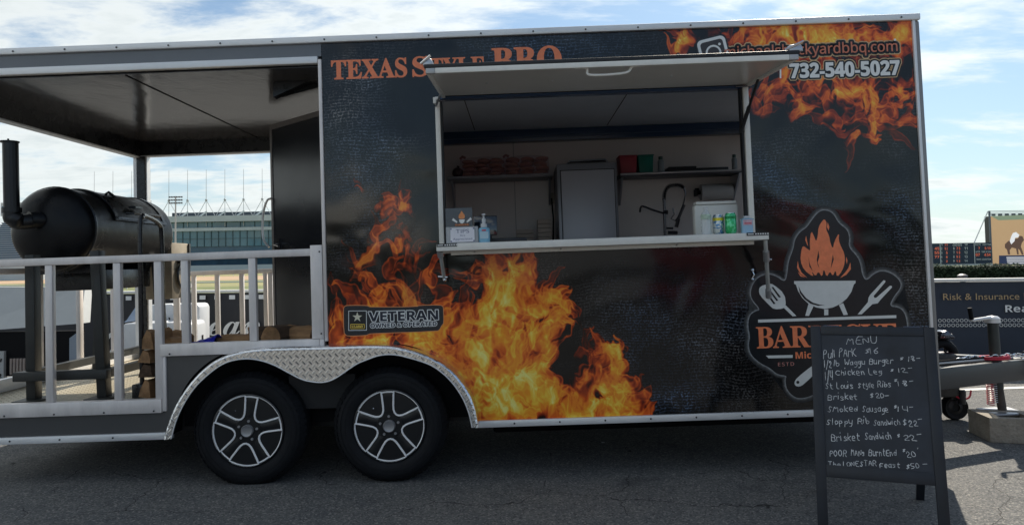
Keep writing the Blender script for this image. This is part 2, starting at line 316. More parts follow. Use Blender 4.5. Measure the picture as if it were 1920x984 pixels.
# ------------------------------------------------------------------ mesh building
class MB:
    def __init__(s): s.v = []; s.f = []
    def add(s, vs, fs):
        k = len(s.v); s.v += [tuple(p) for p in vs]; s.f += [tuple(i+k for i in f) for f in fs]; return s
    def box(s, x0, x1, y0, y1, z0, z1, rot=None, at_=None):
        vs = [Vector((x, y, z)) for x in (x0, x1) for y in (y0, y1) for z in (z0, z1)]
        if rot is not None: vs = [rot @ p for p in vs]
        if at_ is not None: vs = [p+Vector(at_) for p in vs]
        return s.add(vs, [(0, 1, 3, 2), (4, 6, 7, 5), (0, 4, 5, 1), (2, 3, 7, 6), (0, 2, 6, 4), (1, 5, 7, 3)])
    def bar(s, a, b, w, h, up=(0, 0, 1)):
        """a square-section bar from a to b"""
        a, b = Vector(a), Vector(b); d = (b-a).normalized(); x = d.cross(Vector(up)); x = x.normalized() if x.length > 1e-4 else Vector((1, 0, 0)); y = x.cross(d)
        vs = [p+x*(i*w/2)+y*(j*h/2) for p in (a, b) for i, j in ((-1, -1), (1, -1), (1, 1), (-1, 1))]
        return s.add(vs, [(3, 2, 1, 0), (4, 5, 6, 7), (0, 1, 5, 4), (1, 2, 6, 5), (2, 3, 7, 6), (3, 0, 4, 7)])
    def prism(s, pts, y0, y1):
        """outline in x, z extruded along y"""
        n = len(pts); A = sum(pts[i][0]*pts[(i+1) % n][1]-pts[(i+1) % n][0]*pts[i][1] for i in range(n))
        if A < 0: pts = pts[::-1]
        if y0 > y1: y0, y1 = y1, y0
        vs = [(x, y0, z) for x, z in pts]+[(x, y1, z) for x, z in pts]
        return s.add(vs, [tuple(range(n)), tuple(range(2*n-1, n-1, -1))]+[((i+1) % n, i, n+i, n+(i+1) % n) for i in range(n)])
    def prism_x(s, pts, x0, x1):
        """outline in y, z extruded along x"""
        n = len(pts); A = sum(pts[i][0]*pts[(i+1) % n][1]-pts[(i+1) % n][0]*pts[i][1] for i in range(n))
        if A < 0: pts = pts[::-1]
        if x0 > x1: x0, x1 = x1, x0
        vs = [(x0, y, z) for y, z in pts]+[(x1, y, z) for y, z in pts]
        return s.add(vs, [tuple(range(n-1, -1, -1)), tuple(range(n, 2*n))]+[(i, (i+1) % n, n+(i+1) % n, n+i) for i in range(n)])
    def tube(s, pts, r, n=10, cap=True, closed=False):
        pts = [Vector(p) for p in pts]; m = len(pts); rr = r if isinstance(r, (list, tuple)) else [r]*m; rings = []; prev = None
        for i, p in enumerate(pts):
            if closed: d = pts[(i+1) % m]-pts[i-1]
            else: d = (pts[min(i+1, m-1)]-pts[max(i-1, 0)])
            d.normalize()
            if prev is None: x = d.orthogonal().normalized()
            else:
                x = prev-d*prev.dot(d); x = x.normalized() if x.length > 1e-6 else d.orthogonal().normalized()
            prev = x; y = d.cross(x); rings.append([p+(x*math.cos(2*math.pi*k/n)+y*math.sin(2*math.pi*k/n))*rr[i] for k in range(n)])
        vs = [q for g in rings for q in g]; fs = []
        for i in range(m if closed else m-1):
            j = (i+1) % m
            for k in range(n): fs.append((i*n+k, i*n+(k+1) % n, j*n+(k+1) % n, j*n+k))
        if cap and not closed: fs += [tuple(range(n-1, -1, -1)), tuple((m-1)*n+k for k in range(n))]
        return s.add(vs, fs)
    def lathe(s, prof, c=(0, 0, 0), axis='z', n=24):
        """profile of (radius, height) turned round an axis through c"""
        vs = []; m = len(prof); c = Vector(c)
        for r_, h in prof:
            for k in range(n):
                a = 2*math.pi*k/n; p = (r_*math.cos(a), r_*math.sin(a), h)
                vs.append(c+Vector(p if axis == 'z' else ((p[0], p[2], p[1]) if axis == 'y' else (p[2], p[0], p[1]))))
        fs = []
        for i in range(m-1):
            for k in range(n):
                q = (i*n+k, i*n+(k+1) % n, (i+1)*n+(k+1) % n, (i+1)*n+k); fs.append(q if axis != 'y' else q[::-1])
        a, b = tuple(range(n)), tuple((m-1)*n+k for k in range(n))
        fs += [a[::-1], b] if axis != 'y' else [a, b[::-1]]
        return s.add(vs, fs)
    def ball(s, c, rx, ry, rz, n=12, m=8, jit=0.0):
        prof = []; c = Vector(c); vs = []; fs = []
        for i in range(1, m):
            t = math.pi*i/m
            for k in range(n):
                a = 2*math.pi*k/n; j = 1+random.uniform(-jit, jit); vs.append(c+Vector((rx*math.sin(t)*math.cos(a)*j, ry*math.sin(t)*math.sin(a)*j, rz*math.cos(t)*j)))
        vs += [c+Vector((0, 0, rz)), c-Vector((0, 0, rz))]; q = len(vs)
        for i in range(m-2):
            for k in range(n): fs.append((i*n+k, (i+1)*n+k, (i+1)*n+(k+1) % n, i*n+(k+1) % n))
        for k in range(n): fs += [(q-2, k, (k+1) % n), (q-1, (m-2)*n+(k+1) % n, (m-2)*n+k)]
        return s.add(vs, fs)
    def ribbon(s, pts, wd, y, closed=False, nrm=-1):
        """flat printed stroke in the x, z plane at depth y"""
        m = len(pts); vs = []; fs = []
        for i, p in enumerate(pts):
            a = pts[i-1] if (closed or i > 0) else pts[i]; b = pts[(i+1) % m] if (closed or i < m-1) else pts[i]
            dx, dz = b[0]-a[0], b[1]-a[1]; l = math.hypot(dx, dz) or 1; nx, nz = -dz/l*wd/2, dx/l*wd/2
            vs += [(p[0]+nx, y, p[1]+nz), (p[0]-nx, y, p[1]-nz)]
        for i in range(m if closed else m-1):
            j = (i+1) % m; fs.append((2*i, 2*j, 2*j+1, 2*i+1) if nrm > 0 else (2*i+1, 2*j+1, 2*j, 2*i))
        return s.add(vs, fs)
    def mesh(s, name, m=None, smooth=False):
        me = bpy.data.meshes.new(name); me.from_pydata([tuple(v) for v in s.v], [], s.f); me.update()
        if m: me.materials.append(m)
        if smooth: me.shade_smooth()
        return me
    def build(s, name, m, parent=None, smooth=False, bevel=0.0, split=None, **props):
        o = bpy.data.objects.new(name, s.mesh(name, m, smooth)); COL.objects.link(o)
        if parent: o.parent = parent
        if bevel:
            b = o.modifiers.new('bevel', 'BEVEL'); b.width = bevel; b.segments = 2; b.limit_method = 'ANGLE'; b.angle_limit = R(50); b.harden_normals = False
        if smooth or bevel:
            try:
                for p in o.data.polygons: p.use_smooth = True
                es = o.modifiers.new('edges', 'EDGE_SPLIT'); es.split_angle = R(split or 38)
            except Exception: pass
        for k, v in props.items(): o[k] = v
        return o
def thing(name, label, cat, loc=(0, 0, 0), rz=0.0, group=None, frame=None):
    o = bpy.data.objects.new(name, None); COL.objects.link(o); o.empty_display_size = .1
    m = Matrix.Translation(loc) @ Matrix.Rotation(rz, 4, 'Z'); o.matrix_world = (frame @ m) if frame is not None else m
    o['label'] = label; o['category'] = cat
    if group: o['group'] = group
    return o
def tag(o, label, cat, group=None):
    o['label'] = label; o['category'] = cat
    if group: o['group'] = group
    return o
def put(o, frame, loc=(0, 0, 0), rz=0): o.matrix_world = frame @ Matrix.Translation(loc) @ Matrix.Rotation(rz, 4, 'Z'); return o
def dup(o, parent=None):
    c = o.copy(); COL.objects.link(c)
    if parent is not None: c.parent = parent
    for ch in list(o.children): dup(ch, c)
    return c
def share(name, me, parent, loc=(0, 0, 0), rot=None, scale=None, **props):
    o = bpy.data.objects.new(name, me); COL.objects.link(o); o.parent = parent; o.location = loc
    if rot: o.rotation_euler = rot
    if scale: o.scale = scale
    for k, v in props.items(): o[k] = v
    return o
BS = lambda s: ''.join(chr(0x1d400+ord(c)-65) if 'A' <= c <= 'Z' else chr(0x1d41a+ord(c)-97) if 'a' <= c <= 'z' else c for c in s)      # bold serif letters
BN = lambda s: ''.join(chr(0x1d5d4+ord(c)-65) if 'A' <= c <= 'Z' else chr(0x1d5ee+ord(c)-97) if 'a' <= c <= 'z' else chr(0x1d7ec+ord(c)-48) if '0' <= c <= '9' else c for c in s)  # bold sans
SN = lambda s: ''.join(chr(0x1d5a0+ord(c)-65) if 'A' <= c <= 'Z' else chr(0x1d5ba+ord(c)-97) if 'a' <= c <= 'z' else c for c in s)
SC = lambda s: ''.join(chr(0x1d4d0+ord(c)-65) if 'A' <= c <= 'Z' else chr(0x1d4ea+ord(c)-97) if 'a' <= c <= 'z' else c for c in s)      # bold script
_keep = {}
def text_mesh(body, space=1.0):
    if (body, space) not in _keep:
        c = bpy.data.curves.new('t', 'FONT'); c.body = body; c.size = 1; c.space_character = space; c.resolution_u = 5
        o = bpy.data.objects.new('t', c); me = o.to_mesh(); ed = {}
        for p in me.polygons:
            for e in p.edge_keys: ed[e] = ed.get(e, 0)+1
        _keep[(body, space)] = ([tuple(v.co[:2]) for v in me.vertices], [tuple(p.vertices) for p in me.polygons], [e for e, k in ed.items() if k == 1], c, o)
    return _keep[(body, space)]
def lettering(name, body, x0, x1, z0, cap, y, m, parent, grow=0.0, space=1.0, slope=0.0, ref=None):
    """flat lettering fitted between x0 and x1 on base line z0 with capitals cap tall, lying in the x, z plane at depth y; grow thickens every outline"""
    co, fs, ed, _, _ = text_mesh(body, space); xmin, xmax = min(c[0] for c in co), max(c[0] for c in co)
    top = max(c[1] for c in text_mesh(ref, space)[0]) if ref else max(c[1] for c in co)
    sx, sz = (x1-x0)/(xmax-xmin), cap/top
    P = [(x0+(c[0]-xmin)*sx, z0+c[1]*sz+slope*(c[0]-xmin)*sx) for c in co]
    b = MB(); b.add([(x, y, z) for x, z in P], fs)
    if grow:
        for i, (p, q) in enumerate(ed):
            (ax, az), (bx_, bz_) = P[p], P[q]; dx, dz = bx_-ax, bz_-az; l = math.hypot(dx, dz)
            if l < 1e-7: continue
            dx, dz = dx/l*grow, dz/l*grow; yy = y-2e-5-(i % 9)*8e-6
            b.add([(ax-dx*.9, yy, az-dz*.9), (ax-dx*.45-dz*.87, yy, az-dz*.45+dx*.87), (bx_+dx*.45-dz*.87, yy, bz_+dz*.45+dx*.87), (bx_+dx*.9, yy, bz_+dz*.9), (bx_+dx*.45+dz*.87, yy, bz_+dz*.45-dx*.87), (ax-dx*.45+dz*.87, yy, az-dz*.45-dx*.87)], [(5, 4, 3, 2, 1, 0)])
    return b.build(name, m, parent)
def polar(r, a): return (r*math.cos(a), r*math.sin(a))
def smooth_poly(p, k=2, closed=True):
    p = [tuple(q) for q in p]
    for _ in range(k):
        n = len(p); o = [] if closed else [p[0]]
        for i in range(n if closed else n-1):
            a, b = p[i], p[(i+1) % n]; o += [(a[0]*.75+b[0]*.25, a[1]*.75+b[1]*.25), (a[0]*.25+b[0]*.75, a[1]*.25+b[1]*.75)]
        if not closed: o.append(p[-1])
        p = o
    return p
def spline(p, k=8):
    """smooth curve through 3-D points"""
    p = [Vector(q) for q in p]; q = [p[0]*2-p[1]]+p+[p[-1]*2-p[-2]]; o = []
    for i in range(1, len(q)-2):
        for j in range(k):
            t = j/k; a, b, c, d = q[i-1:i+3]; o.append(.5*((2*b)+(c-a)*t+(2*a-5*b+4*c-d)*t*t+(3*b-a-3*c+d)*t*t*t))
    return o+[p[-1]]

# ================================================================== ground
def asphalt():
    m = bpy.data.materials.new('worn_asphalt'); m.use_nodes = True; t = m.node_tree; b = t.nodes['Principled BSDF']; b.inputs['Roughness'].default_value = .88; b.inputs['Specular IOR Level'].default_value = .3
    c = t.nodes.new('ShaderNodeTexCoord')
    def noise(sc, det, ro=.6):
        n = t.nodes.new('ShaderNodeTexNoise'); n.inputs['Scale'].default_value = sc; n.inputs['Detail'].default_value = det; n.inputs['Roughness'].default_value = ro; t.links.new(c.outputs['Object'], n.inputs[0]); return n.outputs[0]
    def mm(op, a, bb=None, cl=False):
        n = t.nodes.new('ShaderNodeMath'); n.operation = op; n.use_clamp = cl
        for i, v in enumerate((a, bb)):
            if v is None: continue
            if isinstance(v, (int, float)): n.inputs[i].default_value = v
            else: t.links.new(v, n.inputs[i])
        return n.outputs[0]
    vo = t.nodes.new('ShaderNodeTexVoronoi'); vo.inputs['Scale'].default_value = 120; t.links.new(c.outputs['Object'], vo.inputs[0])
    vs = t.nodes.new('ShaderNodeSeparateXYZ'); t.links.new(vo.outputs['Color'], vs.inputs[0])
    stone = mm('POWER', vs.outputs[0], 5.0); big = noise(.7, 5); mid = noise(6, 4)
    # cracks: edges of large cells, broken up
    wn = t.nodes.new('ShaderNodeTexNoise'); wn.inputs['Scale'].default_value = 3.2; wn.inputs['Detail'].default_value = 7; t.links.new(c.outputs['Object'], wn.inputs[0])
    wm = t.nodes.new('ShaderNodeMix'); wm.data_type = 'RGBA'; wm.blend_type = 'LINEAR_LIGHT'; wm.inputs[0].default_value = .16; t.links.new(c.outputs['Object'], wm.inputs[6]); t.links.new(wn.outputs['Color'], wm.inputs[7])
    ce = t.nodes.new('ShaderNodeTexVoronoi'); ce.feature = 'DISTANCE_TO_EDGE'; ce.inputs['Scale'].default_value = 1.1; t.links.new(wm.outputs[2], ce.inputs[0])
    crack = mm('MULTIPLY', mm('LESS_THAN', ce.outputs['Distance'], .0028), mm('GREATER_THAN', noise(1.1, 2), .51))
    r = t.nodes.new('ShaderNodeValToRGB'); v = mm('ADD', mm('MULTIPLY', big, .55), mm('MULTIPLY', mid, .45)); t.links.new(v, r.inputs[0])
    r.color_ramp.elements[0].position = .32; r.color_ramp.elements[0].color = (.080, .086, .094, 1); r.color_ramp.elements[1].position = .68; r.color_ramp.elements[1].color = (.150, .148, .143, 1)
    g = t.nodes.new('ShaderNodeMix'); g.data_type = 'RGBA'; t.links.new(mm('MULTIPLY', stone, .75), g.inputs[0]); t.links.new(r.outputs[0], g.inputs[6]); g.inputs[7].default_value = (.36, .34, .31, 1)
    k = t.nodes.new('ShaderNodeMix'); k.data_type = 'RGBA'; t.links.new(mm('MULTIPLY', crack, .85), k.inputs[0]); t.links.new(g.outputs[2], k.inputs[6]); k.inputs[7].default_value = (.012, .012, .013, 1)
    d = t.nodes.new('ShaderNodeMix'); d.data_type = 'RGBA'; stain = mm('MULTIPLY', mm('SUBTRACT', noise(2.1, 3), .60, True), 3.2, True); t.links.new(mm('MAXIMUM', mm('MULTIPLY', mm('LESS_THAN', vs.outputs[1], .16), .6), stain), d.inputs[0]); t.links.new(k.outputs[2], d.inputs[6]); d.inputs[7].default_value = (.03, .031, .033, 1)
    t.links.new(d.outputs[2], b.inputs['Base Color'])
    bp = t.nodes.new('ShaderNodeBump'); bp.inputs['Strength'].default_value = .9; bp.inputs['Distance'].default_value = .006
    t.links.new(mm('SUBTRACT', mm('ADD', mm('MULTIPLY', vs.outputs[0], .8), mid), mm('MULTIPLY', crack, 2.0)), bp.inputs['Height']); t.links.new(bp.outputs[0], b.inputs['Normal'])
    return m
def sheet(name, pts, z, m, **k):
    b = MB(); b.add([(x, y, z) for x, y in pts], [tuple(range(len(pts)))]); o = b.build(name, m); o['kind'] = k.get('kind', 'structure'); return o
sheet('asphalt_lot', [(-1500, -1500), (1500, -1500), (1500, 1500), (-1500, 1500)], 0, asphalt())
grass = mat('turf', (.15, .175, .065), .95, var=.35, vscale=.6, bump=.5, bscale=20)
straw = mat('dry_turf', (.25, .24, .10), .95, var=.25, vscale=.5)
dirt = mat('track_dirt', (.42, .29, .18), .95, var=.15, vscale=.4)
sheet('infield_grass', [(-700, 31), (700, 31), (700, 900), (-700, 900)], .004, grass)
sheet('dry_grass_strip', [(-700, 44), (12, 44), (12, 62), (-700, 62)], .008, straw)
sheet('dirt_track', [(-700, 66), (12, 66), (12, 96), (-700, 96)], .008, dirt)
sheet('far_grass_strip', [(-700, 97), (12, 97), (12, 140), (-700, 140)], .008, straw)
line = mat('road_paint', (.62, .62, .60), .8, var=.3, vscale=30)
a_, b_ = on(1752, 733), on(1935, 726)
dd = (b_-a_).normalized(); sd_ = Vector((-dd.y, dd.x, 0))*.05
p0, p1 = a_-dd*1.5, b_+dd*6
sheet('painted_parking_line', [(p0-sd_)[:2], (p1-sd_)[:2], (p1+sd_)[:2], (p0+sd_)[:2]], .004, line)

# ================================================================== banner fences along the rail
def fx(px, off=0): # the fence line Y = 4.05 + ... met by a sight line
    d = _ray(px, 520); k = -.165; y0 = 5.5; x0 = -3.64
    t = (y0 + k*(CAM.x-x0) - CAM.y)/(d.y - k*d.x)
    P = CAM + d*t; return P.x, P.y
FA = math.atan(-.165)
def fence(pxa, pxb, name, label, m, top=.97):
    xa, ya = fx(pxa); xb, yb = fx(pxb); L = math.hypot(xb-xa, yb-ya)
    t = thing(name, label, 'fence', (xa, ya, 0), FA)
    n = 34; vs = []; fs = []
    for i in range(n+1):
        for j in range(7):
            x = L*i/n; z = .06+(top-.10)*j/6; vs.append((x, .012*math.sin(x*5.1)+.009*math.sin(x*13+z*5)*(1-j/6), z))
    for i in range(n):
        for j in range(6): fs.append((i*7+j, (i+1)*7+j, (i+1)*7+j+1, i*7+j+1))
    MB().add(vs, fs).build('banner', m, t, smooth=True)
    MB().box(-.02, L+.02, -.03, .09, top-.035, top).build('top_rail', M['white'], t, bevel=.006)
    MB().tube([(0, .05, .1), (L, .05, .1)], .02, 8).build('lower_rail', M['alu'], t)
    pm = MB().box(-.025, .025, .03, .08, 0, top-.04).mesh('post', M['alu'])
    for i in range(int(L/1.6)+2): share('post', pm, t, (min(L, i*1.6), 0, 0))
    return t, L
fl, FL = fence(-120, 760, 'banner_fence', 'long charcoal banner fence with white script lettering behind the porch rails', M['fence_l'])
fr, FR = fence(1500, 2300, 'banner_fence', 'navy banner fence with gold and white words behind the trailer tongue', M['fence_r'], top=1.0)
def floc(px, py, side):
    """coordinates on a fence face of a sight line"""
    xa, ya = fx(-120) if side == 'l' else fx(1500); x, y = fx(px)
    return math.hypot(x-xa, y-ya), at(px, py, y).z
for k in range(-1, 26):
    px = 100+27.6*k
    x0, z0 = floc(px, 557, 'l'); MB().box(x0, x0+.085, -.022, -.02, .845, .90).build('printed_dash', M['printwhite'], fl)
def ftext(side, par, body, pa, pb, pyb, pyt, m, name, ref=None):
    xa, za = floc(pa, pyb, side); xb, zb = floc(pb, pyb, side); _, zt = floc((pa+pb)/2, pyt, side); zm = floc((pa+pb)/2, pyb, side)[1]
    return lettering(name, body, xa, xb, zm, zt-zm, -.028, m, par, ref=ref)
ftext('l', fl, SC('eans'), 392, 516, 628, 600, M['printwhite'], 'script_lettering')
ftext('l', fl, SC('C'), 196, 262, 690, 618, M['printwhite'], 'script_capital')
ftext('r', fr, 'Risk & Insurance | Employee', 1765, 2012, 561, 549, M['gold'], 'gold_lettering', ref='R')
ftext('r', fr, BN('Ready'), 1880, 1955, 584.5, 572, M['printwhite'], 'white_lettering', ref='R')
ringm = MB(); ringm.ribbon([polar(.017, i*math.pi/5) for i in range(10)], .006, 0, True); rg = ringm.mesh('printed_ring', M['printgrey'])
for row, py in ((0, 600), (1, 609)):
    zz = floc(1840, py, 'r')[1]
    for k in range(24): share('printed_ring', rg, fr, (floc(1757+8.15*k, py, 'r')[0], -.028, zz))
mush = MB().lathe([(.0, 0), (.042, 0), (.042, .055), (.056, .056), (.055, .075), (.03, .09), (.001, .093)], n=20).build('bollard_cap', mat('galvanised_cap', (.09, .09, .10), .5, .3), smooth=True)
p = at(1805, 528, fx(1805)[1]+.35); mush.location = p; tag(mush, 'dark round cap poking up behind the navy banner fence', 'bollard')
MB().tube([(0, 0, -p.z), (0, 0, 0)], .03, 10).build('bollard_post', M['chassis'], mush)

# ================================================================== hedge, tote board, video screen
def hedge():
    pts = [on(1690, 523), on(2300, 518)]; a, b = pts; d = (b-a).normalized(); n = Vector((-d.y, d.x, 0)); L = (b-a).length; rnd = random.Random(3); v = []; f = []
    a2 = a-d*2.0
    for i in range(14000):
        s = rnd.random(); u = rnd.uniform(0, L+2); q = rnd.uniform(0, 1.3); h = rnd.uniform(0, .72)*(1+.06*math.sin(u*2.1)+.04*math.sin(u*5.3))
        if rnd.random() < .75: q = rnd.uniform(0, .18) if h < .66 else q
        c = a2+d*u+n*q+Vector((0, 0, h)); r = rnd.uniform(.035, .08); e1 = Vector([rnd.gauss(0, 1) for _ in range(3)]).normalized(); e2 = e1.orthogonal().normalized(); k = len(v)
        v += [c+e1*r, c+e2*r*.5, c-e1*r, c-e2*r*.5]; f.append((k, k+1, k+2, k+3))
    o = MB().add(v, f).build('clipped_hedge', mat('hedge_leaf', (.035, .06, .028), .7, var=.5, vscale=2.0)); tag(o, 'low dark green clipped hedge in front of the tote board', 'hedge')
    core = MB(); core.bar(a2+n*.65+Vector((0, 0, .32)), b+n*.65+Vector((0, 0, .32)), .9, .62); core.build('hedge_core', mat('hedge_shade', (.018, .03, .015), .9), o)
hedge()
DB = 60-4.5
def zb(px, py, Y): return at(px, py, Y).z
navyboard = mat('tote_panel', (.018, .035, .065), .5); red_led = mat('red_led', (.35, .05, .03), .5, emit=(1, .26, .14), es=.22); white_led = mat('white_print_board', (.62, .66, .66), .6)
bx0, bx1 = at(1700, 475, DB).x, at(1859, 475, DB).x; tz, bz = zb(1800, 455.5, DB), zb(1800, 495, DB)
tb = thing('tote_board', 'dark blue tote board with red odds digits beyond the hedge', 'scoreboard', (bx0, DB, 0))
W_ = bx1-bx0
MB().box(0, W_, 0, .5, bz, tz).build('board_panel', navyboard, tb)
MB().box(-.05, W_+.02, -.06, .55, bz-.12, bz-.005).build('board_sill', white_led, tb)
for k in (0, .35, .7, .98): MB().box(W_*k-.1, W_*k+.1, .2, .4, 0, bz-.13).build('leg', M['chassis'], tb)
for px in (1763, 1827):
    x = at(px, 475, DB).x-bx0; MB().box(x-.025, x+.025, -.03, -.005, bz+.02, tz-.02).build('divider', white_led, tb)
def btext(body, pxa, pxb, pyb, pyt, m, n='board_lettering'):
    a = at(pxa, pyb, DB); b = at(pxb, pyb, DB); lettering(n, BN(body), a.x-bx0, b.x-bx0, (a.z+b.z)/2, at((pxa+pxb)/2, pyt, DB).z-(a.z+b.z)/2, -.03, m, tb)
rows = [(460, 456.5), (467.8, 463.2), (475.6, 471), (483.4, 479), (491, 487)]
for i, (yb_, yt_) in enumerate(rows):
    btext(str(i+1), 1764, 1766.5, yb_+.6, yt_+.4, white_led)
    btext(['3 5', '9 2', ' 5', ' 6', ' 2'][i].strip(), 1771 if i < 2 else 1773.5, 1776.5, yb_+.6, yt_+.4, red_led, 'odds_digit')
    if i: btext(str(i+5), 1787, 1789.5, yb_+.3, yt_, white_led); btext(['', '7 5', '1 8', '9 2', '1 2'][i], 1793, 1800, yb_+.3, yt_, red_led, 'odds_digit')
    btext(str(i+10), 1808, 1814, yb_, yt_-.3, white_led)
    if 1 <= i < 4: btext(['', '45', '55', '77'][i], 1752, 1761, yb_+.6, yt_+.2, red_led, 'odds_digit')
btext('ODDS', 1786, 1803, 461, 456.8, white_led); btext('RACE', 1828, 1838, 460, 457, white_led); btext('POST TIME', 1842, 1858, 460, 457, white_led)
btext('7', 1834, 1837, 467.5, 463, red_led, 'odds_digit'); btext('5:13', 1846, 1857, 467.5, 463, red_led, 'odds_digit')
btext('MTP', 1829, 1837, 473.5, 470.5, white_led); btext('TIME OF DAY', 1840, 1858, 473.5, 470.5, white_led)
btext('07', 1829, 1837, 480, 475, red_led, 'odds_digit'); btext('4:54', 1845, 1857, 480, 475, red_led, 'odds_digit'); btext('TRACK CONDITION', 1830, 1858, 487.5, 484.5, white_led)

DV = DB+1.2
vx0 = at(1857, 470, DV).x; vt, vb = zb(1890, 405, DV), zb(1890, 497, DV); vw = 7.2
vs_ = thing('video_screen', 'big outdoor video screen showing a racehorse and jockey on tan dirt', 'screen', (vx0, DV, 0))
MB().box(0, vw, .06, .6, vb, vt).build('cabinet', M['chassis'], vs_)
MB().box(.14, vw-.14, 0, .058, vb+.06, vt-.02).build('display', mat('display_tan', (.25, .18, .11), .6, var=.06, vscale=.5, emit=(.55, .36, .19), es=.42), vs_)
MB().box(.0, .13, -.03, .055, vb, vt+.45).build('side_mast', mat('mast_grey', (.14, .16, .2), .5), vs_)
for k in (.5, 3, 5.5): MB().box(k, k+.25, .2, .5, 0, vb).build('leg', M['chassis'], vs_)
for j in range(4): MB().tube([(.06, .2, vt+.10+j*.11), (vw, .2, vt+.10+j*.11)], .022, 6).build('truss_rail', mat('truss_grey', (.30, .34, .38), .5), vs_)
for k in range(12): MB().box(.4+k*.55, .62+k*.55, .1, .3, vt+.04, vt+.2).build('lamp', mat('lamp_dark', (.12, .14, .16), .5), vs_)
MB().tube([(-1.25, .1, tz+.0), (.0, .1, vt+.42)], .045, 8).build('brace', M['alu'], vs_)
def spic(poly, m, n, y):
    P = [at(px, py, DV) for px, py in poly]; MB().prism([(q.x-vx0, q.z) for q in P], y-.006, y).build(n, m, vs_)
hb = mat('display_horse', (.05, .03, .02), .6, emit=(.10, .06, .045), es=.5); wh = mat('display_white', (.6, .6, .6), .6, emit=(.7, .7, .72), es=.5); gr = mat('display_green', (.12, .15, .1), .6, emit=(.2, .26, .18), es=.5); nb = mat('display_navy', (.02, .03, .06), .6, emit=(.02, .03, .07), es=.5)
spic([(1858, 405.2), (1935, 402.5), (1935, 411), (1872, 413)], gr, 'picture_trees', -.002)
spic([(1884, 458), (1890, 452), (1900, 448), (1908, 447), (1912, 442), (1917, 443), (1920, 450), (1916, 455), (1914, 462), (1917, 470), (1919, 477), (1916, 478), (1912, 469), (1909, 466), (1910, 477), (1907, 477), (1905, 466), (1897, 464), (1893, 469), (1894, 477), (1890, 477), (1888, 468), (1884, 464)], hb, 'picture_horse', -.004)
spic([(1893, 452), (1896, 443), (1899, 437), (1905, 435), (1908, 438), (1911, 440), (1909, 445), (1903, 446), (1902, 452), (1896, 458)], wh, 'picture_jockey', -.012)
spic([(1873, 479), (1960, 478), (1960, 497), (1873, 495)], nb, 'picture_caption_box', -.006)
for i in range(4): spic([(1887+i*.5, 482+i*3.6), (1935, 481.6+i*3.6), (1935, 483+i*3.6), (1887+i*.5, 483.6+i*3.6)], wh, 'picture_caption', -.012)

# ================================================================== grandstand across the track
YG = 145.0
def gz(py, px=400): return at(px, py, YG).z
gx = lambda px: at(px, 450, YG).x
teal = mat('curtain_glass', (.06, .17, .22), .08, bump=0, coat=.5, var=.35, vscale=.12); glassd = mat('glass_dark_blue', (.05, .12, .18), .15, var=.3, vscale=.2); conc = mat('stand_white_fascia', (.50, .56, .58), .7, var=.08, vscale=.3); mull = mat('mullion', (.035, .08, .095), .5)
gs = thing('grandstand', 'wide glass fronted grandstand with masts and cable stays across the track', 'grandstand', (gx(316), YG, 0))
gw = gx(760)-gx(316); G0 = gx(316)
def gband(n, pa, pb, m, y0=0, y1=30): return MB().box(0, gw, y0, y1, gz(pb), gz(pa)).build(n, m, gs)
gband('roof_truss', 397, 405, mat('roof_steel_dark', (.05, .07, .09), .6), 1.5, 26)
gband('roof_fascia', 405.2, 416, conc, -1.2); gband('upper_glass', 416.2, 427, teal, .3); gband('floor_band', 427.2, 433, conc, -.6); gband('curtain_wall', 433.2, 462, teal, 0)
gband('lower_glass', 462.2, 480, glassd, .3); gband('terrace_band', 480.2, 483, conc, -.8); gband('seating_terrace', 483.2, 497, mat('terrace_blue', (.03, .08, .13), .8, var=.3, vscale=.6), 1)
MB().box(0, gw, -2, 30, 0, gz(497.2)).build('base_wall', conc, gs)
for i in range(int((760-316)/13.4)):
    x = gx(316+13.4*i)-G0; MB().box(x-.07, x+.07, -.12, -.005, gz(462), gz(433.4)).build('mullion', mull, gs)
    for py in (447.5,):
        if i == 0: MB().box(0, gw, -.1, -.006, gz(py)-.05, gz(py)+.05).build('transom', mull, gs)
    if i % 2 == 0: MB().box(x-.06, x+.06, .16, .295, gz(426.8), gz(416.4)).build('upper_mullion', mull, gs)
mastm = mat('mast_white', (.50, .52, .53), .6)
for k, px in enumerate([176+35.1*i for i in range(17)]):
    x = gx(px)-G0
    if x < -60: continue
    z0, zn, z1 = gz(406), gz(375), gz(318)
    mst = MB().tube([(x, 0, z0-2 if px > 316 else 0), (x, 0, z1)], [.07, .035], 6).build('mast', mastm, gs)
    MB().ball((x, 0, zn), .26, .26, .26, 8, 6).build('mast_node', mastm, mst)
    for sx in (-1, 1): MB().tube([(x, 0, zn), (x+sx*1.75, 0, z0+.2)], .055, 5).build('stay_cable', mastm, mst)
    if px > 320: MB().tube([(x-1.5, 0, gz(406)), (x+.2, 0, gz(396))], .16, 5).build('roof_strut', conc, mst)
fp = at(329, 500, 100)
ft = thing('floodlight_mast', 'tall floodlight mast with a bank of lamps in front of the grandstand', 'floodlight', (fp.x, 100, 0))
zt = at(329, 368, 100).z
MB().tube([(0, 0, 0), (0, 0, zt)], [.16, .09], 8).build('pole', mastm, ft)
for j in range(3):
    zz = zt-.12-j*.42; MB().tube([(-.95, 0, zz), (.95, 0, zz)], .035, 6).build('lamp_bar', M['chassis'], ft)
    for i in range(6): MB().box(-.95+i*.34, -.75+i*.34, -.12, .1, zz-.1, zz+.1).build('lamp', mat('lamp_dark', (.12, .14, .16), .5), ft)
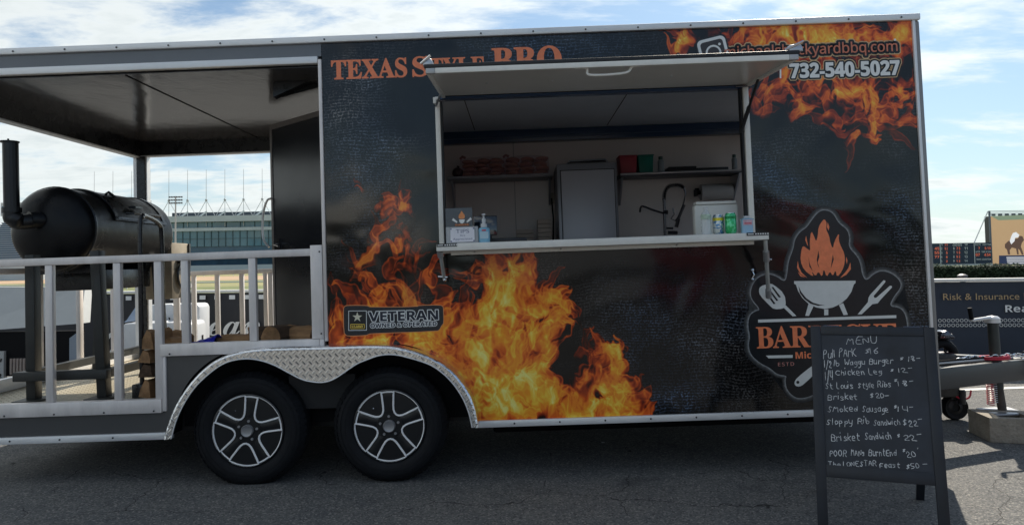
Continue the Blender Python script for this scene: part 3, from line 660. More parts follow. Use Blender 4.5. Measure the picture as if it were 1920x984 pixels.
# bleachers at the far left
yb = 90.0; b0 = at(-60, 430, yb).x; b1 = at(62, 430, yb).x
bl = thing('bleacher_stand', 'striped blue bleacher stand glimpsed left of the smoker tank', 'grandstand', (b0, yb, 0))
zb0, zb1 = at(20, 492, yb).z, at(20, 372, yb).z; stripe = [mat('seat_blue', (.05, .11, .19), .7), mat('riser_pale', (.34, .40, .44), .7)]
for i in range(22):
    z = zb0+(zb1-zb0)*i/22*.78; MB().box(0, b1-b0, i*.35, 9, z, z+(zb1-zb0)/22*.38).build('seat_row', stripe[0], bl); MB().box(0, b1-b0, i*.35-.12, 9, z+(zb1-zb0)/22*.39, z+(zb1-zb0)/22*.77).build('riser', stripe[1], bl)
MB().box(0, b1-b0, 6, 9, zb0+(zb1-zb0)*.78, zb1).build('press_box', conc, bl); MB().box(.2, b1-b0-.2, 5.9, 5.99, zb0+(zb1-zb0)*.82, zb1-.5).build('press_box_glass', glassd, bl)
MB().box(0, b1-b0, 0, 9, 0, zb0-.01).build('base_wall', conc, bl)
# running rails on the far side, red and white blocks
rlm = mat('rail_white', (.7, .7, .68), .5)
for yy, xa, xb in ((97.2, -90, 8), (42, -40, 8)):
    rr = thing('running_rail', 'thin white running rail %s' % ('on the far edge of the dirt track' if yy > 50 else 'on the near edge of the turf beyond the banner fence'), 'rail', (0, yy, 0))
    MB().tube([(xa, 0, .5 if yy > 50 else .32), (xb, 0, .5 if yy > 50 else .32)], .045, 6).build('rail_tube', rlm, rr)
    q = MB().box(-.03, .03, -.03, .03, 0, .3 if yy < 50 else .47).mesh('post', rlm)
    for i in range(int((xb-xa)/4)): share('post', q, rr, (xa+i*4, 0, 0))
redm = mat('barrier_red', (.5, .06, .04), .6)
for i in range(6):
    pp = on(122+9.5*i, 519); b = MB().box(-.3, .3, -.2, .2, 0, .62).build('track_barrier', redm if i % 2 == 0 else rlm); b.location = (pp.x, pp.y, 0)
    tag(b, ('leftmost red', 'leftmost white', 'middle red', 'middle white', 'rightmost red', 'rightmost white')[i]+' block of the striped barrier on the far turf', 'barrier', 'blocks of the striped barrier')

# ================================================================== unseen stalls and trees, added to be mirrored in the glossy trailer side
def canopy(x, y, w_, d_, top, mt, label, rz=0):
    t = thing('added_canopy_tent', label, 'tent', (x, y, 0), rz); e = 2.15
    for sx in (-1, 1):
        for sy in (-1, 1): MB().box(sx*w_/2-.03, sx*w_/2+.03, sy*d_/2-.03, sy*d_/2+.03, 0, e).build('tent_pole', M['alu'], t)
    c = [(-w_/2, -d_/2, e+.25), (w_/2, -d_/2, e+.25), (w_/2, d_/2, e+.25), (-w_/2, d_/2, e+.25), (0, 0, top)]
    MB().add(c, [(0, 1, 4), (1, 2, 4), (2, 3, 4), (3, 0, 4)]).build('tent_roof', mt, t)
    for k in range(4):
        a, b2 = Vector(c[k]), Vector(c[(k+1) % 4]); MB().add([a, b2, b2-Vector((0, 0, .28)), a-Vector((0, 0, .28))], [(0, 1, 2, 3)]).build('valance', mt, t)
rc = thing('added_kiosk', 'low red kiosk cart out of view, added to mirror red beside the counter end', 'kiosk', (6.6, -13.5, 0), R(6))  # unseen kiosk, added for the red it mirrors in the wrap
MB().box(-.7, .9, -.6, .6, .45, 2.15).build('kiosk_body', mat('kiosk_red', (.42, .02, .03), .6), rc, bevel=.03); MB().box(-.7, .5, .601, .61, 1.2, 1.8).build('kiosk_shutter', M['panelgrey'], rc); MB().box(-.8, 1.0, -.7, .75, 2.16, 2.22).build('kiosk_roof', M['alu'], rc)
for x in (-.5, .7): MB().lathe([(.1, 0), (.25, .01), (.25, .12), (.1, .13)], (x, .47, .25), 'y', 20).build('wheel', M['tyre'], rc)
canopy(-4.8, -15, 3.6, 3, 3.6, mat('canopy_white', (.7, .7, .68), .7), 'white canopy tent out of view, added for its reflection in the upper left of the wrap', R(-14))  # unseen tent, added only for its reflection
vn = thing('added_box_truck', 'grey box truck out of view, added for its reflection below the serving counter', 'truck', (1.6, -14.5, 0), R(-5)); vm = mat('truck_grey', (.22, .23, .25), .5)  # unseen truck, added for the shape it mirrors in the wrap
MB().box(-2.6, 1.6, -1.1, 1.1, .55, 3.0).build('cargo_box', vm, vn, bevel=.04); MB().prism([(1.65, .5), (3.3, .5), (3.3, 1.3), (2.9, 2.1), (1.65, 2.2)], -1.0, 1.0).build('cab', mat('cab_maroon', (.16, .02, .03), .3), vn, bevel=.05)
MB().prism([(2.2, 1.35), (3.0, 1.35), (2.78, 1.95), (2.2, 2.0)], 1.003, 1.01).build('side_window', M['rubberseal'], vn)
for x in (-1.7, 2.5):
    for y in (-.95, .75): MB().lathe([(.2, 0), (.42, .02), (.42, .2), (.2, .22)], (x, y, .42), 'y', 24).build('wheel', M['tyre'], vn)
def treeline():
    rnd = random.Random(9); v = []; f = []
    for i in range(9000):
        x = rnd.uniform(-110, 110); h = 5.5+2.2*math.sin(x*.13)+1.5*math.sin(x*.41+1); z = h*rnd.random()**.6; c = Vector((x, -62+rnd.gauss(0, 1.5), z)); r = rnd.uniform(.35, .8)
        e1 = Vector([rnd.gauss(0, 1) for _ in range(3)]).normalized(); e2 = e1.orthogonal().normalized(); k = len(v); v += [c+e1*r, c+e2*r, c-e1*r, c-e2*r]; f.append((k, k+1, k+2, k+3))
    o = MB().add(v, f).build('added_tree_line', mat('tree_green', (.035, .055, .025), .8, var=.4, vscale=.5)); o['kind'] = 'stuff'  # unseen trees, added so the wrap mirrors a darker horizon
treeline()

# ================================================================== the food trailer
tr = thing('food_trailer', 'black flame printed barbecue food trailer with open serving window and rear smoker porch', 'trailer', frame=TR)
TOP, XL, XR, YD = 2.67, -3.48, 2.54, 2.42
SX, JX = -1.098, 2.492                                   # printed wrap from SX to JX
WX0, WX1, WZ0, WZ1 = -.392, 1.462, 1.372, 2.262          # serving window
M['wrap'] = wrap_material()
def arc(cx, cz, r, a0, a1, n=14): return [(cx+r*math.cos(R(a0+(a1-a0)*i/n)), cz+r*math.sin(R(a0+(a1-a0)*i/n))) for i in range(n+1)]
H1, H2, HZ, TRAD = -1.571, -.734, .322, .337
b = MB()
b.prism([(SX, 2.63), (WX0-.022, 2.63), (WX0-.022, WZ0-.03), (SX, WZ0-.03)], 0, .03)
b.prism([(WX1+.022, 2.63), (JX, 2.63), (JX, WZ0-.03), (WX1+.022, WZ0-.03)], 0, .03)
b.prism([(WX0-.022, 2.63), (WX1+.022, 2.63), (WX1+.022, WZ1+.012), (WX0-.022, WZ1+.012)], 0, .03)
b.prism([(SX, WZ0-.03), (JX, WZ0-.03), (JX, .32), (-.262, .32)]+arc(H2, HZ, .472, 0, 90)+[(SX, HZ+.472)], 0, .03)
b.build('flame_wrap_panel', M['wrap'], tr)
# skins, trims
MB().box(XL, SX-.003, .001, .03, 2.552, 2.629).build('upper_side_skin', mat('sky_lightened_skin', (.16, .17, .185), .25, var=.08, vscale=2), tr)  # paler copy of the grey skin, reflected sky put into its colour
MB().box(XL, XR, -.022, .03, 2.631, TOP).build('roof_edge_trim', M['alu'], tr, bevel=.005)
MB().box(XL, -1.122, -.014, .03, 2.507, 2.549).build('porch_header_trim', M['alu'], tr, bevel=.003)
MB().box(-1.119, SX-.001, -.016, .04, .823, 2.53).build('door_jamb_trim', M['alu_post'], tr, bevel=.003)
MB().box(XL, -2.05, .001, .03, .316, .43).build('lower_side_skin', M['panelgrey'], tr)
wb = MB(); wb.prism([(-2.105, .762), (-2.105, .316), (-2.046, .316), (-2.046, .322)]+arc(H1, HZ, .474, 180, 112)+[(-1.70, .762)], 0.0025, .03)
wb.build('wheel_box_skin', M['panelgrey'], tr)
MB().box(XL, -2.052, -.016, .03, .274, .314).build('lower_trim', M['alu'], tr, bevel=.003)
MB().box(-.232, JX, -.016, .03, .280, .319).build('sill_trim', M['alu'], tr, bevel=.003)
MB().box(JX+.001, JX+.019, -.014, .03, .28, 2.63).build('front_corner_trim', M['alu'], tr, bevel=.003)
MB().box(JX+.020, XR, -.008, .07, .26, 2.63).build('corner_post_cover', mat('corner_grey', (.26, .26, .26), .35, .3), tr, bevel=.012)
sc = MB().lathe([(.0055, 0), (.0055, .003), (.003, .005)], axis='y', n=8).mesh('screw', M['chassis'])
for i in range(19): share('screw', sc, tr, (-3.3+i*.318, -.0225, 2.648), (0, 0, 0), (1, -1, 1))
for i in range(9): share('screw', sc, tr, (.0+i*.27, -.0165, .30), None, (1, -1, 1))
for x in (-3.02, -2.72, -2.40): share('screw', sc, tr, (x, -.0165, .294), None, (1, -1, 1))
# roof, floor, hidden walls
MB().box(XL, XR, .03, YD, 2.60, 2.66).build('roof', M['alu'], tr)
MB().box(XL+.02, -1.12, .032, YD-.05, 2.494, 2.50).build('porch_ceiling', M['ceiling'], tr)
for x in (-2.33,): MB().box(x-.004, x+.004, .05, YD-.06, 2.490, 2.4935).build('ceiling_seam', M['blackmatt'], tr)
for i in range(9): share('screw', sc, tr, (-2.33, .25+i*.24, 2.490), (R(90), 0, 0), (1.4, 1.4, 1.4))
MB().box(XL, XL+.06, .03, YD, 2.355, 2.599).build('rear_header_beam', M['black'], tr)
MB().box(XL+.06, -1.12, YD-.06, YD, 2.365, 2.599).build('far_header_beam', M['black'], tr)
MB().box(XL-.004, XL+.064, .0, YD+.006, 2.343, 2.353).build('rear_header_trim', M['alu'], tr)
MB().box(XL+.062, -1.12, YD-.062, YD+.006, 2.352, 2.362).build('far_header_trim', M['alu'], tr)
MB().box(XL+.03, XL+.105, YD-.075, YD, .5, 2.352).build('far_corner_post', M['black'], tr)
MB().box(XL-.002, XL+.028, YD-.07, YD+.004, .5, 2.342).build('far_corner_trim', M['alu'], tr)
MB().box(XL+.107, XL+.120, YD-.06, YD+.002, .5, 2.35).build('far_corner_bead', M['alu'], tr)
MB().box(XL, XL+.1, .02, .11, .515, 2.505).build('near_corner_post', M['alu'], tr)
MB().box(XL+.02, -2.06, .03, YD-.02, .44, .50).box(-2.06, -1.1, .15, YD-.02, .44, .50).build('porch_deck', M['deck'], tr)
MB().box(-1.098, -.25, .15, YD, .44, .50).box(-.25, XR-.01, .035, YD, .44, .50).build('kitchen_floor', M['steel'], tr)
MB().box(XL+.1, XR-.1, .25, .33, .27, .438).build('chassis_beam', M['chassis'], tr); MB().box(XL+.1, XR-.1, YD-.33, YD-.25, .27, .438).build('chassis_beam', M['chassis'], tr)
for k in range(9):
    x = XL+.3+k*.66; MB().box(x, x+.05, .335, YD-.335, .33, .437).build('cross_member', M['chassis'], tr)
MB().box(-.15, 2.2, .5, 2.3, .13, .436).build('underbody_light_block', M['blackmatt'], tr, bevel=.02); MB().box(-3.3, -2.05, .6, 2.3, .2, .436).build('porch_light_block', M['blackmatt'], tr)  # boxes added to keep far-side light off the ground below
MB().box(-2.0, -.3, YD-.02, YD, .2, .8).build('far_side_light_block', M['blackmatt'], tr)  # added panel, blocks light coming under from the far side
MB().box(-2.03, -.27, .12, .145, .32, .80).build('wheel_well_back', M['blackmatt'], tr)
MB().box(-2.10, -1.12, .04, .75, .765, .80).build('wheel_box_top', M['panelgrey'], tr)
MB().box(-2.10, -2.07, .04, .75, .505, .763).build('wheel_box_side', M['panelgrey'], tr)
MB().box(-2.03, -.27, .031, .119, .797, .81).build('wheel_well_top', M['blackmatt'], tr)

# ---- porch railing
MB().box(XL, -2.106, -.02, .035, .432, .513).build('lower_channel', M['alu_post'], tr, bevel=.004)
MB().box(-2.108, -1.150, -.02, .035, .766, .838).build('raised_channel', M['alu_post'], tr, bevel=.004)
MB().box(-1.149, -1.121, -.018, .035, .77, .838).build('channel_end', M['alu_post'], tr, bevel=.002)
MB().box(-2.1035, -2.080, -.012, .03, .44, .764).build('channel_upright', M['alu_post'], tr, bevel=.002)
MB().box(XL, -1.145, -.02, .025, 1.336, 1.380).build('hand_rail', M['alu_post'], tr, bevel=.004)
MB().box(-1.192, -1.1215, -.022, .03, .84, 1.40).build('rail_end_plate', M['alu_post'], tr, bevel=.003)
for z in (.87, 1.36): share('screw', sc, tr, (-1.135, -.0225, z), None, (1, -1, 1))
for x in (-3.05, -2.75, -2.45, -2.15): share('screw', sc, tr, (x, -.0205, .445), None, (1, -1, 1))
share('screw', sc, tr, (-2.05, -.0205, .78), None, (1, -1, 1))
for px0, px1, zb_, zt_ in ((84, 101, .5135, 1.3355), (213, 228, .5135, 1.3355), (291, 304, .5135, 1.3355), (341, 355, .8385, 1.3355), (468, 482, .8385, 1.3355)):
    xm = (tlx(px0, 620, -.01)+tlx(px1, 620, -.01))/2; wd = .044
    bb = MB(); bb.box(xm-wd/2, xm+wd/2, -.016, .022, zb_, zt_); bb.build('baluster', M['alu_post'], tr, bevel=.003)
FRZ = 1.275
MB().box(XL+.05, -1.12, YD-.04, YD, FRZ-.04, FRZ).build('far_hand_rail', M['alu_post'], tr, bevel=.003)
MB().box(XL, -1.12, YD-.045, YD+.005, .505, .60).build('far_channel', M['alu'], tr, bevel=.003)
MB().box(XL, XL+.045, .04, YD-.05, .505, .59).build('rear_channel', M['alu'], tr, bevel=.003)
MB().box(XL, XL+.04, .04, YD-.05, FRZ+.02, FRZ+.06).build('rear_hand_rail', M['alu_post'], tr, bevel=.003)
for px0, px1 in ((155, 166), (326, 337), (360, 368), (404, 412), (450, 458), (495, 502), (504, 512)):
    xm = (tlx(px0, 560, YD-.02)+tlx(px1, 560, YD-.02))/2; wd = (px1-px0)/200
    if xm > XL+.08: MB().box(xm-wd/2, xm+wd/2, YD-.035, YD-.005, .60, FRZ-.04).build('far_baluster', M['alu_post'], tr, bevel=.003)
for y in (.45, .95, 1.45, 1.95): MB().box(XL+.003, XL+.035, y-.025, y+.025, .59, FRZ+.02).build('rear_baluster', M['alu_post'], tr, bevel=.003)

# ---- porch door standing open, its header
dv = Vector((-.77, .70, 0)).normalized(); dl = .985; hy = Vector((-1.1, .66, 0)); dn = Vector((dv.y, -dv.x, 0))
Mo = Matrix(((dv.x, -dn.x, 0, hy.x), (dv.y, -dn.y, 0, hy.y), (0, 0, 1, 0), (0, 0, 0, 1)))
dr = bpy.data.objects.new('porch_door', MB().box(0, dl, -.02, .02, .56, 2.36).mesh('porch_door', mat('door_black', (.010, .012, .017), .25, rvar=.05, vscale=2))); COL.objects.link(dr); dr.parent = tr; dr.matrix_local = Mo
for args, n in (((dl+.001, dl+.03, -.025, .025, .56, 2.40), 'door_edge_trim'), ((0, dl, -.025, .025, 2.361, 2.40), 'door_top_trim')):
    MB().box(*args).build(n, mat('trim_taupe', (.22, .20, .19), .4, .2), dr)
lx = dl-.06
for sgn in (-1, 1):
    MB().box(lx-.03, lx+.03, sgn*.022 if sgn > 0 else -.034, .034 if sgn > 0 else -.022, 1.39, 1.50).build('latch_plate', M['darkchrome'], dr)
    MB().tube([(lx-.02, sgn*.035, 1.46), (lx-.02, sgn*.075, 1.46), (lx-.10, sgn*.075, 1.44)], .009, 8).build('door_handle', M['chrome'], dr, smooth=True)
MB().tube(spline([(dl+.02, .03, 1.82), (dl+.05, .05, 1.80), (dl+.11, .05, 1.70), (dl+.12, .05, 1.52), (dl+.05, .04, 1.44)], 5), .009, 8).build('hold_back_hook', M['alu'], dr, smooth=True)
gb = [(-1.50, 2.49), (-1.50, 2.27), (-1.465, 2.28), (-1.12, 2.45), (-1.12, 2.49)]
x_, z_ = tl(511, 126, .35); xe, ze = tl(519, 182, .35)
MB().prism([(x_, 2.489), (x_, ze), (xe, ze+.01), (-1.12, tlz(597, 133, .35)), (-1.12, 2.489)], .35, .42).build('ceiling_gusset', M['black'], tr)
MB().box(-1.1, -1.06, .04, .62, .505, 2.49).build('partition_wall', M['black'], tr); MB().box(-1.1, -1.06, 1.55, YD-.05, .505, 2.49).build('partition_wall', M['black'], tr); MB().box(-1.1, -1.06, .621, 1.549, 2.41, 2.49).build('partition_wall', M['black'], tr)

# ---- kitchen interior
KI = M['inner']
MB().box(-1.055, XR-.03, YD-.03, YD, .505, 2.59).build('kitchen_far_wall', KI, tr)
for a_, c_, e_, g_ in ((.035, 1.20, .505, 2.46), (2.02, YD-.035, .505, 2.46), (1.201, 2.019, 2.36, 2.46)):  # end wall left open for an added doorway that lights the kitchen
    MB().box(XR-.06, XR-.045, a_, c_, e_, g_).build('kitchen_end_wall', KI, tr)
for a_, c_, e_, g_ in ((.071, 1.20, .26, 2.63), (2.02, YD, .26, 2.63), (1.201, 2.019, 2.36, 2.63), (1.201, 2.019, .26, .52)):
    MB().box(XR-.044, XR-.012, a_, c_, e_, g_).build('front_wall_skin', M['panelgrey'], tr)
fdr = MB().box(XR, XR+.78, 2.03, 2.07, .53, 2.35).build('added_front_door', M['panelgrey'], tr, bevel=.005); MB().box(XR+.66, XR+.72, 2.0, 2.029, 1.4, 1.5).build('added_door_handle', M['chrome'], fdr)  # unseen door, added with its doorway to brighten the kitchen
MB().box(-1.055, -1.03, .04, .62, .505, 2.49).build('kitchen_rear_wall', KI, tr); MB().box(-1.055, -1.03, 1.55, YD-.035, .505, 2.49).build('kitchen_rear_wall', KI, tr)
MB().box(-1.05, WX0-.06, .033, .045, .85, 2.49).build('window_side_lining', KI, tr); MB().box(WX1+.06, XR-.07, .033, .045, .505, 2.49).build('window_side_lining', KI, tr); MB().box(WX0-.06, WX1+.06, .033, .045, .85, WZ0-.05).build('window_side_lining', KI, tr)
MB().box(-1.03, XR-.07, .046, YD-.035, 2.462, 2.475).build('kitchen_ceiling', M['inner_ceiling'], tr)
for x in (-.3, .9, 2.1): MB().box(x-.003, x+.003, .05, YD-.2, 2.4595, 2.4615).build('ceiling_joint', M['blackmatt'], tr)
MB().box(-1.03, XR-.07, YD-.14, YD-.031, 2.352, 2.4615).build('soffit_box', M['navy'], tr, bevel=.004)
MB().box(-1.03, XR-.07, YD-.145, YD-.1405, 2.392, 2.396).build('soffit_bead', mat('soffit_line', (.08, .12, .18), .4), tr)
x0, x1 = tlx(1000, 187, .5), tlx(1070, 187, .5)
lt = MB().box(tlx(995, 187, .42), tlx(1070, 187, .42), .36, .50, 2.445, 2.4605).build('ceiling_light', mat('light_diffuser', (.75, .76, .76), .4), tr, bevel=.005)
for px in (966, ):
    x = tlx(px, 380, YD-.03); MB().box(x-.004, x+.004, YD-.034, YD-.0305, .9, 2.352).build('wall_seam', mat('seam', (.35, .33, .33), .5), tr)
x = tlx(1300, 400, YD-.03); 
# low work tops inside
MB().box(-1.0, tlx(1040, 440, 1.7), 1.75, YD-.04, 1.20, 1.235).build('rear_worktop', M['steel'], tr)
MB().box(tlx(1160, 440, 1.7), XR-.1, 1.75, YD-.04, 1.20, 1.235).build('sink_worktop', M['steel'], tr)
for x in (-.95, 0.1): MB().box(x, x+.04, 1.8, 1.84, .505, 1.199).build('worktop_leg', M['steel'], tr)
for x in (1.0, 2.3): MB().box(x, x+.04, 1.8, 1.84, .505, 1.199).build('worktop_leg', M['steel'], tr)
# shelves
SY0, SY1 = YD-.36, YD-.035
def shelf(pxa, pxb, py, pxm, brackets, m):
    xa, xb = tlx(pxa, py, SY0), tlx(pxb, py, SY0); z = tlz(pxm, py, SY0)
    s = MB().box(xa, xb, SY0, SY1, z-.028, z).build('wall_shelf', m, tr, bevel=.004)
    MB().tube([(xa, SY0-.004, z-.008), (xb, SY0-.004, z-.008)], .009, 8).build('shelf_lip', M['steel'], s)
    for px in brackets:
        x = tlx(px, py+20, SY0+.1); MB().prism_x([(SY1, z-.03), (SY0+.05, z-.03), (SY0+.07, z-.05), (SY1-.02, z-.26), (SY1, z-.26)], x-.008, x+.008).build('shelf_bracket', M['steel'], s)
    return z
ZS1 = shelf(838, 1037, 328, 940, (848, 1031), mat('shelf_grey', (.20, .21, .23), .4, .3)); ZS2 = shelf(1163, 1392, 321, 1280, (1166, 1385), mat('shelf_dark', (.05, .055, .07), .4, .3))
ox, oz = tl(1034, 372, YD-.035); MB().box(ox-.03, ox+.03, YD-.04, YD-.031, oz-.05, oz+.05).build('wall_socket', mat('socket_beige', (.45, .40, .34), .5), tr)
MB().tube([(ox, YD-.045, oz), (ox+.01, YD-.05, oz-.2), (ox-.01, YD-.05, 1.24)], .007, 6).build('wall_cord', M['blackmatt'], tr)
ox2, oz2 = tl(1309, 358, YD-.035); MB().box(ox2-.03, ox2+.03, YD-.045, YD-.031, oz2-.025, oz2+.025).build('wall_socket', M['blackmatt'], tr)

# ---- serving window frame
FW = M['frame']
MB().prism([(WX0-.021, WZ1+.01), (WX0+.008, WZ1+.01), (WX0+.008, WZ0), (WX0-.021, WZ0)], -.018, .05).build('window_jamb', FW, tr, bevel=.003)
MB().prism([(WX1-.012, WZ1+.01), (WX1+.021, WZ1+.01), (WX1+.021, WZ0), (WX1-.012, WZ0)], -.018, .05).build('window_jamb', FW, tr, bevel=.003)
MB().box(WX0+.010, WX0+.020, .0, .05, WZ0, WZ1).build('jamb_seal', M['rubberseal'], tr); MB().box(WX1-.024, WX1-.014, .0, .05, WZ0, WZ1).build('jamb_seal', M['rubberseal'], tr)
MB().box(WX0+.008, WX1-.012, -.01, .05, WZ1-.006, WZ1+.010).build('window_head', M['navy'], tr)
# counter
cx0, cx1 = tlx(818, 462, -.25), tlx(1442, 445, -.25); CT = 1.374
cn = MB().box(cx0, cx1, -.25, .16, CT-.042, CT).build('serving_counter', FW, tr, bevel=.004)
MB().box(tlx(845, 470, -.13), tlx(1414, 455, -.13), -.13, -.105, CT-.066, CT-.043).build('counter_under_rail', FW, cn, bevel=.003)
MB().box(cx0+.02, tlx(1414, 455, -.13), -.104, -.02, CT-.053, CT-.043).build('counter_under_plate', M['cream'], cn)
for px in (890, 1052, 1270, ): x = tlx(px, 470, -.16); MB().tube([(x, -.17, CT-.046), (x, -.14, CT-.052)], .006, 6).build('counter_hinge', M['chrome'], cn)
for pa, pb, pym in ((814, 857, 459), (1400, 1441, 439)):
    xa, xb = tlx(pa, pym, -.252), tlx(pb, pym, -.252); xa = max(xa, cx0+.002); xb = min(xb, cx1-.002)
    st = MB().box(xa, xb, -.2525, -.2505, CT-.017, CT+.001).build('counter_label', M['printblack'], cn)
    n = 6
    for i in range(n):
        xx = xa+(xb-xa)*(.42+.11*i); MB().ribbon([(xx-.004, CT-.008), (xx+.004, CT-.008)], .008, -.2535).build('label_mark', M['printwhite'], st)
    MB().ribbon([(xa+.006, CT-.008), (xa+(xb-xa)*.32, CT-.008)], .005, -.2535).build('label_mark', M['printwhite'], st)
# counter stays
x, z = tl(826, 476, -.2); x2, z2 = tl(833, 522, -.1)
ls = MB().tube([(x, -.2, CT-.045), (x, -.2, z), (x2, -.1, z2)], .011, 10).build('counter_stay', mat('stay_grey', (.42, .43, .42), .4, .5), tr, smooth=True)
MB().tube([(x-.004, -.205, z+.012), (x+.001, -.193, z-.018)], .018, 10).build('stay_collar', M['cap'], ls); MB().tube([(x2-.035, -.11, z2+.012), (x2+.02, -.11, z2+.006)], .007, 8).build('stay_pin', M['chrome'], ls); MB().ball((x2+.003, -.1, z2-.008), .012, .012, .012).build('stay_foot', M['chrome'], ls)
x, z = tl(1436, 470, -.2); x2, z2 = tl(1441, 553, -.045)
rs = MB().tube([(x, -.2, CT-.045), (x, -.2, z+.02), (x2, -.045, z2)], .012, 10).build('counter_stay', mat('stay_grey', (.42, .43, .42), .4, .5), tr, smooth=True)
d_ = (Vector((x2, -.045, z2))-Vector((x, -.2, z+.02))); a = Vector((x, -.2, z+.02))+d_*.08
MB().tube([a, a+d_*.20], .018, 12).build('stay_collar', M['cap'], rs, smooth=True); MB().tube([a+d_*.17, a+d_*.17+Vector((.03, 0, 0))], .005, 8).build('stay_pin', M['chrome'], rs)
MB().tube([a+d_*.80, a+d_*.97], .017, 12).build('stay_socket', M['cap'], rs, smooth=True)
lx_, lz_ = tl(1411, 515, -.01); la = MB().ball((lx_, -.01, lz_+.028), .012, .012, .012).build('counter_catch', M['chrome'], tr); MB().ball((lx_, -.01, lz_-.028), .01, .01, .01).build('catch_stud', M['chrome'], la); MB().tube([(lx_-.006, -.012, lz_-.024), (lx_+.008, -.018, lz_), (lx_, -.012, lz_+.024)], .004, 6).build('catch_wire', M['chrome'], la)

# ---- hatch (raised awning flap)
HZ0, HZ1, HYO = WZ1+.002, 2.215, -.80
hx0, hx1 = tlx(795, 128, HYO), tlx(1500, 100, HYO); sl_ = (HZ1-HZ0)/HYO
hz = lambda y: HZ0+sl_*y
ht = MB().prism_x([(-.012, hz(0)+.012), (-.012, hz(0)+.024), (HYO+.02, hz(HYO)+.024), (HYO+.02, hz(HYO)+.012)], hx0+.03, hx1-.03).build('awning_hatch', M['cream'], tr)
MB().prism_x([(-.012, hz(0)+.026), (-.012, hz(0)+.046), (HYO, hz(HYO)+.046), (HYO, hz(HYO)+.026)], hx0, hx1).build('hatch_skin', M['rubberseal'], ht, bevel=.003)
def hrail(x0, x1, y0, y1, n='hatch_frame', m=FW):
    return MB().prism_x([(y1, hz(y1)-.002), (y1, hz(y1)+.025), (y0, hz(y0)+.025), (y0, hz(y0)-.002)], x0, x1).build(n, m, ht, bevel=.002)
hrail(hx0+.055, hx1-.055, HYO-.003, HYO+.019)
hrail(hx0+.008, hx0+.054, HYO-.002, HYO+.02, 'frame_corner', mat('corner_key_grey', (.45, .45, .45), .4, .4)); hrail(hx1-.054, hx1-.008, HYO-.002, HYO+.02, 'frame_corner', mat('corner_key_grey', (.45, .45, .45), .4, .4))
hrail(hx0+.008, hx0+.029, HYO+.021, -.013); hrail(hx1-.029, hx1-.008, HYO+.021, -.013)
for px in (1042, 906, 1290): 
    x = tlx(px, 128, HYO); MB().ball((x, -.4, hz(-.4)+.011), .006, .006, .003).build('hatch_rivet', M['chrome'], ht)
hp = []
for px, py in ((1078, 127), (1100, 127), (1107, 141), (1172, 137), (1186, 122), (1208, 120)):
    x, z = tl(px, py, HYO+.03); hp.append((x, HYO+.03-(.0), z))
hp[0] = (hp[0][0], HYO+.03, hz(HYO)+.006); hp[1] = (hp[1][0], HYO+.03, hz(HYO)+.002); hp[4] = (hp[4][0], HYO+.03, hz(HYO)+.002); hp[5] = (hp[5][0], HYO+.03, hz(HYO)+.006)
MB().tube(spline(hp, 5), .0065, 8).build('hatch_pull_handle', FW, ht, smooth=True)
for a, c, f in ((793, 812, 0), (1478, 1504, 1)):
    xa, xb = tlx(a, 112, HYO+.05), tlx(c, 112, HYO+.05); z = hz(HYO)+.047
    MB().prism([(xa, z), (xa+.003, z+.035), (xb-.012, z+.040), (xb, z+.02), (xb, z)], HYO+.03, HYO+.12).build('hatch_latch', M['steel'], ht, bevel=.004)
    MB().tube([(xa-.01 if not f else xb-.09, HYO+.03, z+.01), (xb-.01 if not f else xb+.0, HYO+.02, z+.048)], .006, 6).build('latch_lever', M['chrome'], ht)
# gas struts
x, z = tl(1389, 250, .03); x2, z2 = tl(1399, 158, -.25)
gs2 = MB().tube([(WX1-.035, -.012, z), (WX1+.001, -.26, hz(-.26)-.004)], .008, 8).build('gas_strut', M['rubberseal'], tr, smooth=True)
d0, d1 = Vector((WX1-.035, -.012, z)), Vector((WX1+.001, -.26, hz(-.26)-.004)); MB().tube([d0, d0.lerp(d1, .5)], .012, 10).build('strut_cylinder', M['rubberseal'], gs2, smooth=True)
gs1 = MB().tube([(WX0+.02, -.012, z), (WX0-.03, -.26, hz(-.26)-.004)], .008, 8)
gs1 = MB().tube([(hx0+.012, -.16, hz(-.16)-.006), (WX0-.014, -.03, WZ1-.05)], .007, 8).build('gas_strut', M['steel'], tr)
MB().box(WX0-.028, WX0-.012, -.05, -.02, WZ1-.035, WZ1+.0).build('strut_bracket', FW, tr); MB().tube([(WX0-.01, -.03, WZ1-.02), (WX0+.05, -.03, WZ1-.02)], .005, 6).build('hinge_pin', M['darkchrome'], tr)
MB().tube([(WX1-.06, -.03, WZ1-.0), (WX1+.03, -.03, WZ1-.0)], .005, 6).build('hinge_pin', M['darkchrome'], tr)

